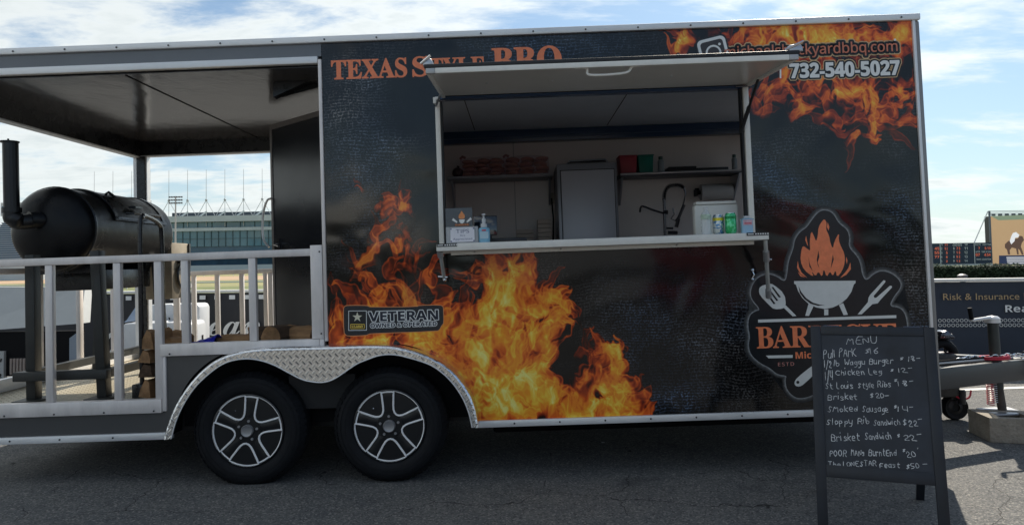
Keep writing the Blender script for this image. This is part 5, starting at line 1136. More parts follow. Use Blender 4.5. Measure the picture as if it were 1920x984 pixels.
# ================================================================== firewood rack with hoop, logs, tarp
rk = thing('firewood_rack', 'tall black hoop shaped firewood rack between the smoker and the raised box', 'rack', (tlx(267, 740, .16), .16, .50), frame=TR)
h0 = tlz(268, 402, .16)-.50; hx1, hy1 = -.115, .52
MB().tube(spline([(0, 0, .04), (0, 0, .5), (0, 0, h0-.08), (-.004, .04, h0-.015), (-.03, .12, h0+.0), (hx1+.012, hy1-.07, h0-.03), (hx1, hy1, h0-.12), (hx1, hy1, .6), (hx1, hy1, .02)], 6), .0145, 10).build('hoop', BLK_, rk, smooth=True)
MB().box(-.04, .035, -.05, .06, .002, .085).build('rack_foot', BLK_, rk, bevel=.003)
MB().tube([(hx1-.06, .40, .3), (hx1, .52, .3)], .012, 8).build('rack_rung', BLK_, rk)
def log(name, label, loc, L_, r_, rz, frame=TR, flat=.5, seed=0, tiltx=0, group=None):
    rd = random.Random(seed); n = 14; prof = []
    for k in range(n):
        a = 2*math.pi*k/n; rr = r_*(1+rd.uniform(-.12, .12)); y, z = rr*math.cos(a), rr*math.sin(a)
        if z < -r_*flat: z = -r_*flat+rd.uniform(-.004, .004)
        prof.append((y, z))
    b = MB(); m_ = 7; vs = []
    for i in range(m_):
        s = 1+rd.uniform(-.05, .05)
        for y, z in prof: vs.append((L_*(i/(m_-1)-.5)+rd.uniform(-.006, .006), y*s+rd.uniform(-.004, .004), z*s+r_*flat+rd.uniform(-.004, .004)))
    fs = [(i*n+k, (i+1)*n+k, (i+1)*n+(k+1) % n, i*n+(k+1) % n) for i in range(m_-1) for k in range(n)]
    b.add(vs, fs); o = bpy.data.objects.new(name, None); COL.objects.link(o)
    o.matrix_world = frame @ Matrix.Translation(loc) @ Matrix.Rotation(rz, 4, 'Z') @ Matrix.Rotation(tiltx, 4, 'X')
    b.build('bark', M['bark'], o, smooth=True, split=50)
    MB().add(vs[:n], [tuple(range(n))]).build('cut_face', M['wood'], o); MB().add(vs[-n:], [tuple(range(n-1, -1, -1))]).build('cut_face', M['wood'], o); tag(o, label, 'log', group); return o
def split_log(name, label, loc, L_, w_, h_, rz, seed, ry=0, frame=TR, group=None):
    rd = random.Random(seed); prof = [(-w_/2, 0), (w_/2, rd.uniform(0, .01)), (w_*.42, h_*.55), (w_*.1, h_), (-w_*.3, h_*.85), (-w_*.48, h_*.4)]; n = 6; m_ = 6; vs = []
    for i in range(m_):
        s = 1+rd.uniform(-.08, .08)
        for y, z in prof: vs.append((L_*(i/(m_-1)-.5)+rd.uniform(-.008, .008), y*s+rd.uniform(-.006, .006), max(0, z*s+rd.uniform(-.006, .006))))
    fs = [(i*n+k, (i+1)*n+k, (i+1)*n+(k+1) % n, i*n+(k+1) % n) for i in range(m_-1) for k in range(n)]+[tuple(range(n)), tuple(range((m_-1)*n+n-1, (m_-1)*n-1, -1))]
    o = MB().add(vs, fs).build(name, M['wood'] if seed % 3 else M['bark'], None); o.matrix_world = frame @ Matrix.Translation(loc) @ Matrix.Rotation(rz, 4, 'Z') @ Matrix.Rotation(ry, 4, 'Y'); tag(o, label, 'log', group); return o
WT = .802
def lpos(px, y): return (tlx(px, 630, y), y, WT)
split_log('firewood_log', 'dark split log lying flat at the left end of the raised box', lpos(318, .26), .20, .10, .055, R(12), 1)
split_log('firewood_log', 'pale split log behind the left end of the raised box', lpos(332, .40), .20, .10, .08, R(-14), 2)
split_log('firewood_log', 'brown split log between the blue tarp and the upright baluster', lpos(448, .30), .26, .12, .055, R(8), 4)
log('firewood_log', 'dark round log behind the right hand baluster of the raised box', lpos(500, .30), .22, .062, R(20), seed=5)
log('firewood_log', 'thick round log with cut end facing out, beside the right baluster', lpos(528, .24), .18, .075, R(62), seed=6)
split_log('firewood_log', 'wedge of split wood leaning right of the thick round log', lpos(560, .24), .24, .11, .10, R(-20), 7)
split_log('firewood_log', 'small reddish log stub near the porch door', lpos(585, .34), .16, .08, .055, R(30), 8)
split_log('firewood_log', 'flat split log behind the thick round log', lpos(545, .38), .30, .12, .09, R(5), 9)
# upright stack in the rack
for i, (py0, py1, px, lab) in enumerate(((744, 707, 276, 'bottom block of wood in the hoop rack'), (707, 680, 277, 'orange brown log second from the bottom in the hoop rack'), (680, 655, 276, 'log with red bark third from the bottom in the hoop rack'), (655, 618, 280, 'topmost narrow log in the hoop rack'))):
    x0, z0 = tl(px, py0, .09); z1 = tlz(px, py1, .09); wdt = (.075, .09, .09, .06)[i]
    o = split_log('firewood_log', lab, (x0+.005, .20, z0+.001 if i else .502), .26, wdt, z1-z0-.004, R(86), 20+i)
tp = MB(); vs = []; fs = []; rd = random.Random(8)
x0, x1 = tlx(356, 635, .22), tlx(412, 630, .22)
for i in range(13):
    for j in range(6):
        u = i/12; h = .012+.05*(u**1.5)*(1-abs(j/5-.4)*1.2)+rd.uniform(0, .014); vs.append((x0+(x1-x0)*u, .12+.17*j/5, WT+max(.002, h if 0 < j < 5 else .004+.03*u*(j == 0)*.5)))
for i in range(12):
    for j in range(5): fs.append((i*6+j, (i+1)*6+j, (i+1)*6+j+1, i*6+j+1))
bt = tp.add(vs, fs).build('blue_tarp', M['blue'], None, smooth=True, split=25); bt.matrix_world = TR; so_ = bt.modifiers.new('solid', 'SOLIDIFY'); so_.thickness = .002; tag(bt, 'crumpled bright blue tarp on the raised box behind the railing', 'tarp')
pp_ = MB().box(tlx(405, 634, .14), tlx(444, 632, .14), .10, .24, WT, WT+.012).build('paper_sheet', M['plastic'], None); pp_.matrix_world = TR; tag(pp_, 'flat white paper packet to the right of the blue tarp', 'paper')

# ================================================================== menu board
TH = R(-21.02); LEAN = R(13.92); BW, BH = .54, .969
mb_ = thing('menu_board', 'black A-frame chalkboard with a handwritten barbecue menu standing in front of the trailer', 'sign', (1.38, -1.015, 0), TH)
def bd(u, v, n=0.0): return (u, v*math.sin(LEAN)-n*math.cos(LEAN), v*math.cos(LEAN)+n*math.sin(LEAN))   # across, up along the lean, out of the face
def slab(u0, u1, v0, v1, n0, n1, name, m, bevel=0):
    b = MB(); P = [bd(u, v, n) for u in (u0, u1) for v in (v0, v1) for n in (n0, n1)]; b.add(P, [(0, 1, 3, 2), (4, 6, 7, 5), (0, 4, 5, 1), (2, 3, 7, 6), (0, 2, 6, 4), (1, 5, 7, 3)]); return b.build(name, m, mb_, bevel=bevel)
FR_ = M['boardframe']; SWD = .046; VB0, VB1 = .262, .318
slab(0, SWD, 0, BH, -.02, 0, 'side_rail', FR_, .002); slab(BW-SWD, BW, 0, BH, -.02, 0, 'side_rail', FR_, .002)
slab(SWD+.0005, BW-SWD-.0005, BH-.042, BH, -.0195, -.0005, 'top_rail', FR_, .002); slab(SWD+.0005, BW-SWD-.0005, VB0, VB1, -.0195, -.0005, 'bottom_rail', FR_, .002)
sl2 = slab(SWD, BW-SWD, VB1, BH-.042, -.014, -.006, 'slate_panel', M['slate'])
for u in (.03, BW-.03):
    b = MB(); top = Vector(bd(u, BH-.03, -.03)); foot = Vector((u, .72, 0)); b.bar(foot, top, .038, .02, (0, 1, 0)); b.build('rear_leg', FR_, mb_)
b = MB(); t1 = Vector(bd(.04, BH-.2, -.03)); b.bar((.04, .60, .19), (BW-.04, .60, .19), .02, .035); b.build('rear_stretcher', FR_, mb_)
b = MB(); b.bar((.02, .12, .42), (.02, .54, .42), .003, .003); b.build('stay_chain', M['chrome'], mb_)
slab(.06, .13, BH-.005, BH+.004, -.04, -.006, 'hinge_leaf', M['darkchrome']); slab(BW-.13, BW-.06, BH-.005, BH+.004, -.04, -.006, 'hinge_leaf', M['darkchrome'])
GLY = {
'A':(4,"02 28 42|14 34"),'B':(4,"02 08 37 46 35 05|35 43 32 02"),'C':(4,"47 28 06 04 22 43"),'D':(4,"02 08 28 46 44 22 02"),'E':(4,"42 02 08 48|05 35"),'F':(4,"02 08 48|05 35"),'K':(4,"02 08|48 05 42"),'L':(3,"08 02 32"),
'M':(5,"02 18 25 48 52"),'N':(4,"02 08 42 48"),'O':(4,"22 04 06 28 46 44 22"),'P':(3,"02 08 38 36 05"),'R':(4,"02 08 38 46 35 05|25 42"),'S':(4,"47 28 16 34 22 03"),'T':(4,"08 48|28 22"),'U':(4,"08 03 22 43 48"),'W':(5,"08 12 26 42 58"),
'a':(3,"36 16 04 12 33|36 32"),'b':(3,"08 02 22 34 25 05"),'c':(3,"35 16 04 12 32"),'d':(3,"38 32|34 16 04 12 33"),'e':(3,"04 34 26 06 03 12 32"),'f':(3,"38 28 12|05 35"),'g':(3,"35 16 04 13 34|36 31 10 00"),'h':(3,"08 02|05 26 34 32"),'i':(1,"06 02|08 09"),'k':(3,"08 02|36 04 32"),
'l':(1,"08 02"),'m':(4,"02 06|05 16 22|24 36 42"),'n':(3,"02 06|05 26 32"),'o':(3,"12 04 16 35 33 12"),'p':(3,"00 06|05 26 34 13 03"),'r':(3,"02 06|05 26 35"),'s':(3,"35 16 05 33 22 02"),'t':(3,"18 12 32|06 36"),'u':(3,"06 03 12 33|36 32"),'w':(4,"06 12 25 32 46"),'y':(3,"06 03 23|36 20 00"),
'$':(3,"37 17 06 34 13 03|28 12"),'0':(3,"12 04 07 18 36 33 12"),'1':(1,"02 08"),'2':(3,"06 18 36 02 42"),'4':(3,"08 04 34|38 32"),'5':(3,"38 08 05 35 33 12 02"),'6':(3,"38 05 03 12 33 25 05"),'8':(3,"25 07 18 37 13 22 33 05"),'/':(3,"00 38"),"'":(1,"08 07"),'-':(3,"05 36"),' ':(2,""),'v':(3,"06 12 36")}
def smooth_stroke(p):
    return p if len(p) < 3 else smooth_poly(p, 1, False)
def chalk(name, body, u0, u1, v0, hgt, seed, rise=0.0):
    """handwriting: strokes of chalk dust on the slate, base line v0, capitals hgt tall, filling u0 to u1"""
    rd = random.Random(seed); W = sum(GLY[c][0]+1.5 for c in body)-1.5; s = (u1-u0)/W; k = hgt/6; x = 0; b = MB()
    for c in body:
        wd, st = GLY[c]; dx, dy, q = rd.uniform(-.3, .3), rd.uniform(-.45, .45), rd.uniform(.88, 1.12); sk = rd.uniform(-.10, .16)
        for sr in st.split('|'):
            if not sr.strip(): continue
            pts = [(int(t[0])+rd.uniform(-.22, .22), (int(t[1])-2)*q+rd.uniform(-.25, .25)) for t in sr.split()]
            pts = [(u0+(x+dx+px+sk*py)*s, v0+(py+dy)*k+rise*(x*s)) for px, py in smooth_stroke(pts)]
            w_ = rd.uniform(.0020, .0031)
            for i in range(len(pts)-1):
                a, e = pts[i], pts[i+1]; du, dv = e[0]-a[0], e[1]-a[1]; l = math.hypot(du, dv) or 1; nu, nv = -dv/l*w_/2, du/l*w_/2; a = (a[0]-du/l*.0008, a[1]-dv/l*.0008)
                n_ = -.0055+.00002*i; b.add([bd(a[0]+nu, a[1]+nv, n_), bd(a[0]-nu, a[1]-nv, n_), bd(e[0]-nu, e[1]-nv, n_), bd(e[0]+nu, e[1]+nv, n_)], [(0, 1, 2, 3)])
        x += wd+1.5
    return b.build(name, M['chalk'], mb_)
OB = Matrix.Translation((1.38, -1.015, 0)) @ Matrix.Rotation(TH, 4, 'Z')
def bpx(px, py):
    """board coordinates (across, up the lean) of a sight line"""
    n = OB.to_3x3() @ Vector((0, -math.cos(LEAN), math.sin(LEAN))); p0 = OB @ Vector(bd(0, 0, -.006)); d = _ray(px, py); t = (p0-CAM).dot(n)/d.dot(n); q = OB.inverted() @ (CAM+d*t)
    return q.x, q.y*math.sin(LEAN)+q.z*math.cos(LEAN)
LP = lambda x, y: (1500+x/2.497, 590+y/2.497)
for i, (body, xa, xb, yb_a, yb_b, cap) in enumerate((
    ('MENU', 218, 358, 136, 136, 31), ('Pull PArK', 112, 264, 202, 192, 40), ('$16', 306, 368, 180, 180, 24), ('1/2', 115, 146, 246, 244, 32), ('lb', 158, 186, 240, 238, 28), ('Waggu Burger', 208, 436, 238, 224, 28), ('$', 468, 482, 212, 212, 12), ('18', 506, 540, 216, 216, 22), ('-', 546, 564, 212, 208, 16),
    ('1/4', 120, 152, 304, 302, 42), ('Chicken Leg', 168, 382, 284, 276, 26), ('$', 424, 436, 264, 264, 12), ('12', 462, 500, 268, 268, 22), ('-', 508, 526, 260, 256, 20), ('St Louis', 120, 248, 346, 344, 26), ('Style Ribs', 272, 424, 342, 336, 26), ('$', 440, 452, 312, 312, 12), ('18', 462, 504, 332, 330, 22), ('-', 512, 530, 320, 314, 20),
    ('Brisket', 132, 268, 398, 394, 28), ('$20', 330, 392, 388, 388, 22), ('-', 398, 414, 386, 384, 16), ('SMoked', 128, 268, 452, 450, 26), ('Sausage', 290, 414, 454, 454, 28), ('$', 440, 452, 436, 436, 14), ('14', 460, 502, 454, 452, 26), ('-', 510, 528, 440, 438, 16), ('Sloppy Rib', 124, 326, 514, 508, 28), ('Sandwich', 344, 468, 516, 514, 26), ('$22', 486, 548, 520, 518, 28), ('-', 552, 568, 496, 492, 16),
    ('Brisket', 148, 280, 590, 584, 32), ('Sandwich', 304, 428, 582, 582, 30), ('$', 456, 468, 572, 572, 14), ('22', 484, 540, 586, 584, 26), ('-', 548, 568, 570, 560, 20), ('POOR', 142, 216, 662, 660, 28), ("MAN's", 240, 300, 658, 656, 28), ('BurntEnd', 322, 450, 660, 658, 30), ('$', 480, 492, 640, 640, 16), ('20', 498, 540, 664, 662, 28), ("'", 548, 554, 646, 640, 26), ('The', 134, 188, 712, 710, 24), ('LONESTAR', 204, 358, 710, 704, 24), ('Feast', 374, 466, 716, 712, 24), ('$50', 498, 558, 720, 716, 24), ('-', 576, 598, 704, 702, 12))):
    (u0, v0), (u1, v1) = bpx(*LP(xa, yb_a)), bpx(*LP(xb, yb_b)); vt_ = bpx(*LP((xa+xb)/2, (yb_a+yb_b)/2-cap))[1]
    body = body.replace("MAN's", "MANs"); chalk('chalk_writing', body, u0, u1, v0, max(.006, vt_-(v0+v1)/2), 30+i, (v1-v0)/(u1-u0))

# ================================================================== concrete block under the jack
q0, q1, q2 = on(1816, 809), on(1857, 829), on(1935, 833)
blk_h = .165
cb = thing('concrete_block', 'tan concrete block under the trailer jack', 'block', (q1.x, q1.y, 0))
e1 = (q2-q1); e1.z = 0; e1.normalize(); e2 = (q0-q1); e2.z = 0; L2 = e2.length; e2.normalize(); L1 = .62
def BP(a, b_, z): p = e1*a+e2*b_; return (p.x, p.y, z)
hol = [(.10, .06, .27, L2-.06), (.33, .06, .50, L2-.06)]
t_ = .0; bb = MB()
bb.add([BP(0, 0, 0), BP(L1, 0, 0), BP(L1, L2, 0), BP(0, L2, 0), BP(0, 0, blk_h-.05), BP(L1, 0, blk_h-.05), BP(L1, L2, blk_h-.05), BP(0, L2, blk_h-.05)], [(0, 3, 2, 1), (4, 5, 6, 7), (0, 1, 5, 4), (1, 2, 6, 5), (2, 3, 7, 6), (3, 0, 4, 7)])
bb.build('block_body', M['concrete'], cb, bevel=.006)
def bslab(a0, a1, b0, b1, n): 
    b2 = MB(); P = [BP(a, b_, z) for a in (a0, a1) for b_ in (b0, b1) for z in (blk_h-.0505, blk_h)]; b2.add(P, [(0, 1, 3, 2), (4, 6, 7, 5), (0, 4, 5, 1), (2, 3, 7, 6), (0, 2, 6, 4), (1, 5, 7, 3)]); b2.build(n, M['concrete'], cb)
bslab(0, L1, 0, .055, 'block_web'); bslab(0, L1, L2-.055, L2, 'block_web'); bslab(0, .09, .0555, L2-.0555, 'block_web'); bslab(.28, .335, .0555, L2-.0555, 'block_web'); bslab(L1-.09, L1, .0555, L2-.0555, 'block_web')
pl_ = M['steel']
# ================================================================== black wheeled generator standing behind the tongue
gp = on(1775, 790); gxx = gp.x
gn = thing('wheeled_generator', 'black wheeled generator with handles half hidden behind the chalkboard and the tongue', 'generator', (gxx, gp.y, 0))
def gq(px, py, y=0.0): p = at(px, py, gp.y+y); return p.x-gxx, p.z
wx, wz = gq(1789, 763, .06); 
MB().lathe([(.06, .02), (.088, .0), (.098, .03), (.098, .05), (.088, .08), (.06, .06)], (wx, .02, .099), 'y', 28).build('wheel_tyre', M['tyre'], gn, smooth=True); MB().lathe([(.061, .022), (.03, .01), (.03, .07), (.061, .058)], (wx, .02, .099), 'y', 20).build('wheel_hub', M['rubberseal'], gn)
x0, z0 = gq(1748, 745); x1, z1 = gq(1797, 690)
MB().box(x0, x1, -.02, .40, z0, z1).build('engine_housing', M['chassis'], gn, bevel=.02)
MB().box(x1-.05, x1+.0, .02, .08, z0-.02, z0+.07).build('axle_bracket', M['chassis'], gn); MB().box(x0+.02, x0+.05, .05, .35, 0, z0).build('stand_foot', M['chassis'], gn)
MB().box(wx-.02, wx+.02, .085, .12, .08, z0+.02).build('axle_bracket', M['chassis'], gn)
cx_, cz_ = gq(1781, 668); MB().tube([(cx_+.10*math.cos(R(a)), .10, cz_-.03+.12*math.sin(R(a))) for a in range(-20, 201, 20)], .035, 12).build('fuel_tank_hoop', M['tyre'], gn, smooth=True)
MB().box(cx_-.08, cx_+.08, .04, .18, z1+.001, cz_+.02).build('fuel_tank', mat('tank_dark_red', (.05, .02, .025), .4), gn, bevel=.02)
hx_a, hz_a = gq(1750, 636); hx_b, hz_b = gq(1799, 633); MB().tube([(hx_a, .1, hz_a), (hx_b, .1, hz_b)], .022, 10).build('handle', M['rubberseal'], gn, smooth=True)
MB().prism([(hx_a+.08, hz_a+.0), (hx_a+.10, hz_a+.05), (hx_a+.14, hz_a+.06), (hx_a+.20, hz_a+.01), (hx_a+.19, hz_a-.01)], .05, .16).build('handle_clamp', M['darkchrome'], gn, bevel=.006)
MB().tube([(hx_a+.04, .1, hz_a), (hx_a+.04, .1, z1)], .015, 8).build('handle_upright', M['rubberseal'], gn); MB().tube([(hx_b-.03, .12, hz_b), (hx_b-.06, .12, z1)], .012, 8).build('handle_upright', M['rubberseal'], gn)
MB().tube(spline([(x1-.06, .0, z0+.03), (x1+.0, -.02, z0-.01), (x1+.06, -.02, z0+.0), (x1+.09, .0, z0+.05)], 5), .007, 6).build('red_hose', redc, gn, smooth=True)
MB().lathe([(.028, 0), (.03, .10), (.02, .11)], (x1+.01, -.01, z0-.05), n=12).build('filter_can', M['rubberseal'], gn, smooth=True)

# ================================================================== things on the counter
CZ = CT+.0006
def ct(name, label, cat, px, y, group=None, rz=0): return thing(name, label, cat, (tlx(px, 440, y), y, CZ), rz, group, frame=TR)
clearp = mat('clear_plastic', (.85, .88, .90), .08, trans=.9, ior=1.3); acry = mat('clear_acrylic', (.80, .84, .88), .08, alpha=.35)
# tips sign box
tb_ = ct('tip_box', 'clear acrylic tip box with a white TIPS card and a grill logo', 'box', 867, -.185)
w2, hh = .092, .095
c1_ = MB().box(-w2, w2, -.03, .03, 0, hh).build('acrylic_box', acry, tb_); 
cdp = MB().box(-w2*.72, w2*.78, -.034, -.0315, .008, hh-.006).build('tips_card', mat('card_white', (.80, .80, .86), .6), tb_)
lettering('card_lettering', BS('TIPS').replace(BS('TIPS'), 'TIPS'), -.035, .042, .058, .022, -.0346, mat('card_ink', (.15, .17, .28), .6), cdp); lettering('card_lettering', 'Are', -.012, .018, .040, .010, -.0346, MATS['card_ink'], cdp); lettering('card_lettering', 'Appreciated', -.052, .058, .018, .013, -.0346, MATS['card_ink'], cdp)
for k, (x, z) in enumerate(((-w2*.68, .012), (w2*.74, .012), (-w2*.68, hh-.012), (w2*.74, hh-.012))): MB().ribbon([(x-.004, z), (x+.004, z)], .008, -.0346).build('card_corner', MATS['card_ink'], cdp)
bk = MB().box(-w2-.002, w2*.66, .0, .004, hh+.001, .205).build('logo_sign_panel', mat('sign_navy', (.03, .04, .06), .25, coat=.5), tb_)
lz = .14
MB().prism([(x*.62, z) for x, z in [(-.028, lz-.002), (.028, lz-.002), (.02, lz-.02), (.0, lz-.027), (-.02, lz-.02)]], -.003, -.001).build('sign_bowl', M['printwhite'], bk)
MB().prism([(x*.7, z) for x, z in smooth_poly([(-.024, lz+.001), (-.028, lz+.02), (-.012, lz+.034), (0, lz+.05), (.012, lz+.034), (.026, lz+.022), (.022, lz+.001)], 1)], -.003, -.001).build('sign_flame', M['stickorange'], bk)
for s_ in (-1, 1): MB().prism([(s_*.05, lz+.008), (s_*.058, lz-.004), (s_*.03, lz-.022), (s_*.026, lz-.014)], -.0028, -.001).build('sign_utensil', M['printwhite'], bk)
MB().ribbon([(-.042, lz-.033), (.042, lz-.033)], .013, -.0024).build('sign_name_band', mat('band_brown', (.22, .08, .05), .5), bk)
lettering('sign_lettering', BS('BARBECUE'), -.038, .038, lz-.037, .009, -.0032, M['stickorange'], bk)
# pump sanitiser
pz = ct('pump_sanitizer', 'blue hand sanitizer bottle with white pump beside the tip box', 'bottle', 908, -.19)
gel = mat('blue_gel', (.22, .48, .66), .15, coat=.4, var=.06, vscale=20)
def rbox(n, hw, hd, z0, z1, m, par, k=.3, top=1.0):
    vs = []; r_ = min(hw, hd)*k*2; ring = []
    for cx2, cy2, a0 in ((1, 1, 0), (-1, 1, 90), (-1, -1, 180), (1, -1, 270)):
        for i in range(4): a = R(a0+i*30); ring.append((cx2*(hw-r_)+r_*math.cos(a), cy2*(hd-r_)+r_*math.sin(a)))
    n_ = len(ring); levels = [(z0, .94), (z0+(z1-z0)*.04, 1), (z0+(z1-z0)*.86, 1), (z0+(z1-z0)*.95, .88*top), (z1, .55*top)]
    for z, s in levels: vs += [(x*s, y*s, z) for x, y in ring]
    fs = [(j*n_+i, j*n_+(i+1) % n_, (j+1)*n_+(i+1) % n_, (j+1)*n_+i) for j in range(len(levels)-1) for i in range(n_)]+[tuple(range(n_-1, -1, -1)), tuple((len(levels)-1)*n_+i for i in range(n_))]
    return MB().add(vs, fs).build(n, m, par, smooth=True)
rbox('bottle_body', .033, .022, 0, .088, gel, pz, .45); MB().box(-.024, .024, -.0235, -.0226, .022, .062).build('bottle_label', mat('label_blue', (.45, .62, .72), .4), pz)
MB().box(-.012, .012, -.0243, -.0237, .066, .074).build('red_mark', mat('label_red', (.6, .05, .08), .4), pz)
MB().lathe([(.018, .088), (.018, .108), (.010, .110), (.009, .116)], n=18).build('pump_collar', M['plastic'], pz, smooth=True); MB().lathe([(.011, .114), (.012, .135), (.005, .14), (.005, .158)], n=14).build('pump_stem', M['plastic'], pz, smooth=True)
MB().box(-.010, .011, -.03, .010, .156, .165).build('pump_head', M['plastic'], pz, bevel=.003)
# card tablet, tray
td = ct('card_terminal', 'dark tablet terminal on a stand behind the pump sanitizer', 'tablet', 906, -.05)
MB().box(-.055, .085, -.01, .005, .045, .165, Matrix.Rotation(R(-8), 3, 'X')).build('tablet_screen', mat('tablet_glass', (.008, .012, .018), .08, coat=1), td, bevel=.006); MB().box(-.02, .05, -.01, .06, 0, .05).build('tablet_stand', M['rubberseal'], td, bevel=.004)
ty = ct('black_tray', 'flat black tray lying on the counter right of the tablet', 'tray', 953, -.06); MB().box(-.11, .11, -.07, .07, 0, .022).build('tray_body', M['rubberseal'], ty, bevel=.004); MB().box(-.10, .10, -.06, .06, .0225, .024).build('tray_mat', M['blackmatt'], ty)
# water bottle
wbt = ct('water_bottle', 'clear plastic water bottle in front of the white box', 'bottle', 1325, -.17)
pr = [(.026, 0), (.029, .004)]+[(.029 if i % 2 else .0272, .012+i*.011) for i in range(7)]+[(.029, .095), (.029, .105), (.022, .125), (.012, .140), (.0115, .146)]
MB().lathe(pr, n=24).build('bottle_body', mat('bottle_clear', (.78, .84, .88), .06, alpha=.45, coat=.6), wbt, smooth=True); MB().lathe([(.0135, .146), (.0135, .157), (.001, .158)], n=18).build('bottle_cap', M['plastic'], wbt, smooth=True)
MB().lathe([(.0295, .088), (.0297, .10), (.0295, .116)], n=24).build('bottle_label', mat('label_green_white', (.42, .55, .45), .4, var=.5, vscale=60), wbt, smooth=True)
def can(px, y, label, m, m2, hgt=.118):
    c = ct('drink_can', label, 'can', px, y); MB().lathe([(.024, 0), (.0315, .008), (.0325, .014), (.0325, hgt-.016), (.027, hgt-.003), (.0265, hgt)], n=28).build('can_body', m, c, smooth=True)
    MB().lathe([(.0268, hgt-.001), (.0262, hgt+.0015), (.024, hgt-.003), (.001, hgt-.003)], n=24).build('can_lid', M['chrome'], c, smooth=True); MB().box(-.006, .006, -.012, .006, hgt-.002, hgt+.001).build('pull_tab', M['chrome'], c); MB().lathe([(.0328, hgt-.034), (.0329, hgt-.017)], n=28).build('can_band', m2, c, smooth=True); return c
def canmat(name, c1, c2, sc):
    m = mat(name, c1, .25, .4, coat=.5); t = m.node_tree; b = t.nodes['Principled BSDF']; c = t.nodes.new('ShaderNodeTexCoord'); n = t.nodes.new('ShaderNodeTexNoise'); n.inputs['Scale'].default_value = sc; n.inputs['Detail'].default_value = 2; n.inputs['Distortion'].default_value = 1.5; r = t.nodes.new('ShaderNodeValToRGB')
    r.color_ramp.interpolation = 'CONSTANT'; r.color_ramp.elements[0].color = (*c1, 1); r.color_ramp.elements[1].color = (*c2, 1); r.color_ramp.elements[1].position = .52; t.links.new(c.outputs['Object'], n.inputs[0]); t.links.new(n.outputs[0], r.inputs[0]); t.links.new(r.outputs[0], b.inputs['Base Color']); return m
can(1348, -.15, 'blue and white drink can with a yellow top on the counter', canmat('can_blue_white', (.62, .68, .66), (.06, .20, .42), 42), mat('can_yellow', (.75, .65, .05), .3, .3), .112)
can(1371, -.19, 'bright green drink can on the counter', canmat('can_green', (.01, .42, .12), (.10, .62, .30), 36), mat('can_green_dark', (.0, .25, .07), .3, .3), .118)
gs_ = ct('square_sanitizer', 'pale blue square sanitizer bottle with red label at the right end of the counter', 'bottle', 1401, -.20)
rbox('bottle_body', .033, .022, 0, .085, mat('pale_blue_gel', (.36, .58, .78), .15, coat=.4), gs_, .3, 1.4); MB().box(-.026, .026, -.0235, -.0226, .045, .078).build('bottle_label', mat('label_pinkish', (.62, .42, .50), .4, var=.3, vscale=60), gs_); MB().box(-.02, .02, -.0243, -.0237, .052, .058).build('red_mark', MATS['label_red'], gs_)
MB().box(-.018, .018, -.012, .012, .086, .098).build('bottle_cap', M['plastic'], gs_, bevel=.003)
# white box inside the window
x0, z1 = tl(1303, 378, .06); x1 = tlx(1386, 378, .06)
wbx = thing('white_box', 'large off white plastic tub standing just inside the window behind the drinks', 'box', ((x0+x1)/2, .12, CZ), frame=TR); hw = (x1-x0)/2
MB().box(-hw, hw, -.035, .03, 0, z1-CZ-.02).build('tub_body', mat('tub_offwhite', (.70, .70, .66), .4), wbx, bevel=.012); MB().box(-hw+.01, hw-.01, -.04, .032, z1-CZ-.019, z1-CZ).build('tub_lid', MATS['tub_offwhite'], wbx, bevel=.006)

# ================================================================== inside: fridge, shelves' goods, tap, towel roll
fy = 1.80
x0, z1 = tl(1043, 308, fy); x1 = tlx(1156, 308, fy); fw_ = (x1-x0)/2
fg = thing('upright_fridge', 'tall stainless fridge standing in the middle of the trailer kitchen', 'fridge', ((x0+x1)/2, fy, .502), frame=TR); fh = z1-.502
fgm = mat('fridge_steel', (.27, .28, .31), .38, .55, var=.06, vscale=2, stretch=(1, 1, .2))
MB().box(-fw_, fw_, .0, .55, 0, fh).build('fridge_cabinet', fgm, fg, bevel=.01); MB().box(-fw_+.035, fw_-.028, -.022, -.001, .12, fh-.062).build('fridge_door', mat('fridge_door_face', (.48, .49, .54), .4, .2, var=.05, vscale=2, stretch=(1, 1, .15)), fg, bevel=.004)
MB().box(-fw_+.028, fw_-.021, -.006, -.0008, .11, fh-.054).build('door_gasket', M['rubberseal'], fg)
MB().tube([(-fw_+.09, .1, fh), (-fw_+.12, .1, fh+.03), (fw_-.08, .1, fh+.035), (fw_-.06, .1, fh)], .011, 8).build('top_rail', M['chrome'], fg); MB().box(-fw_+.1, fw_-.08, .06, .3, fh+.0005, fh+.018).build('top_grille', M['chassis'], fg)
bun = MB().ball((0, 0, 0), .062, .05, .022, 12, 7).mesh('bun', mat('bread_crust', (.30, .13, .08), .5, var=.35, vscale=9, coat=.3), True)
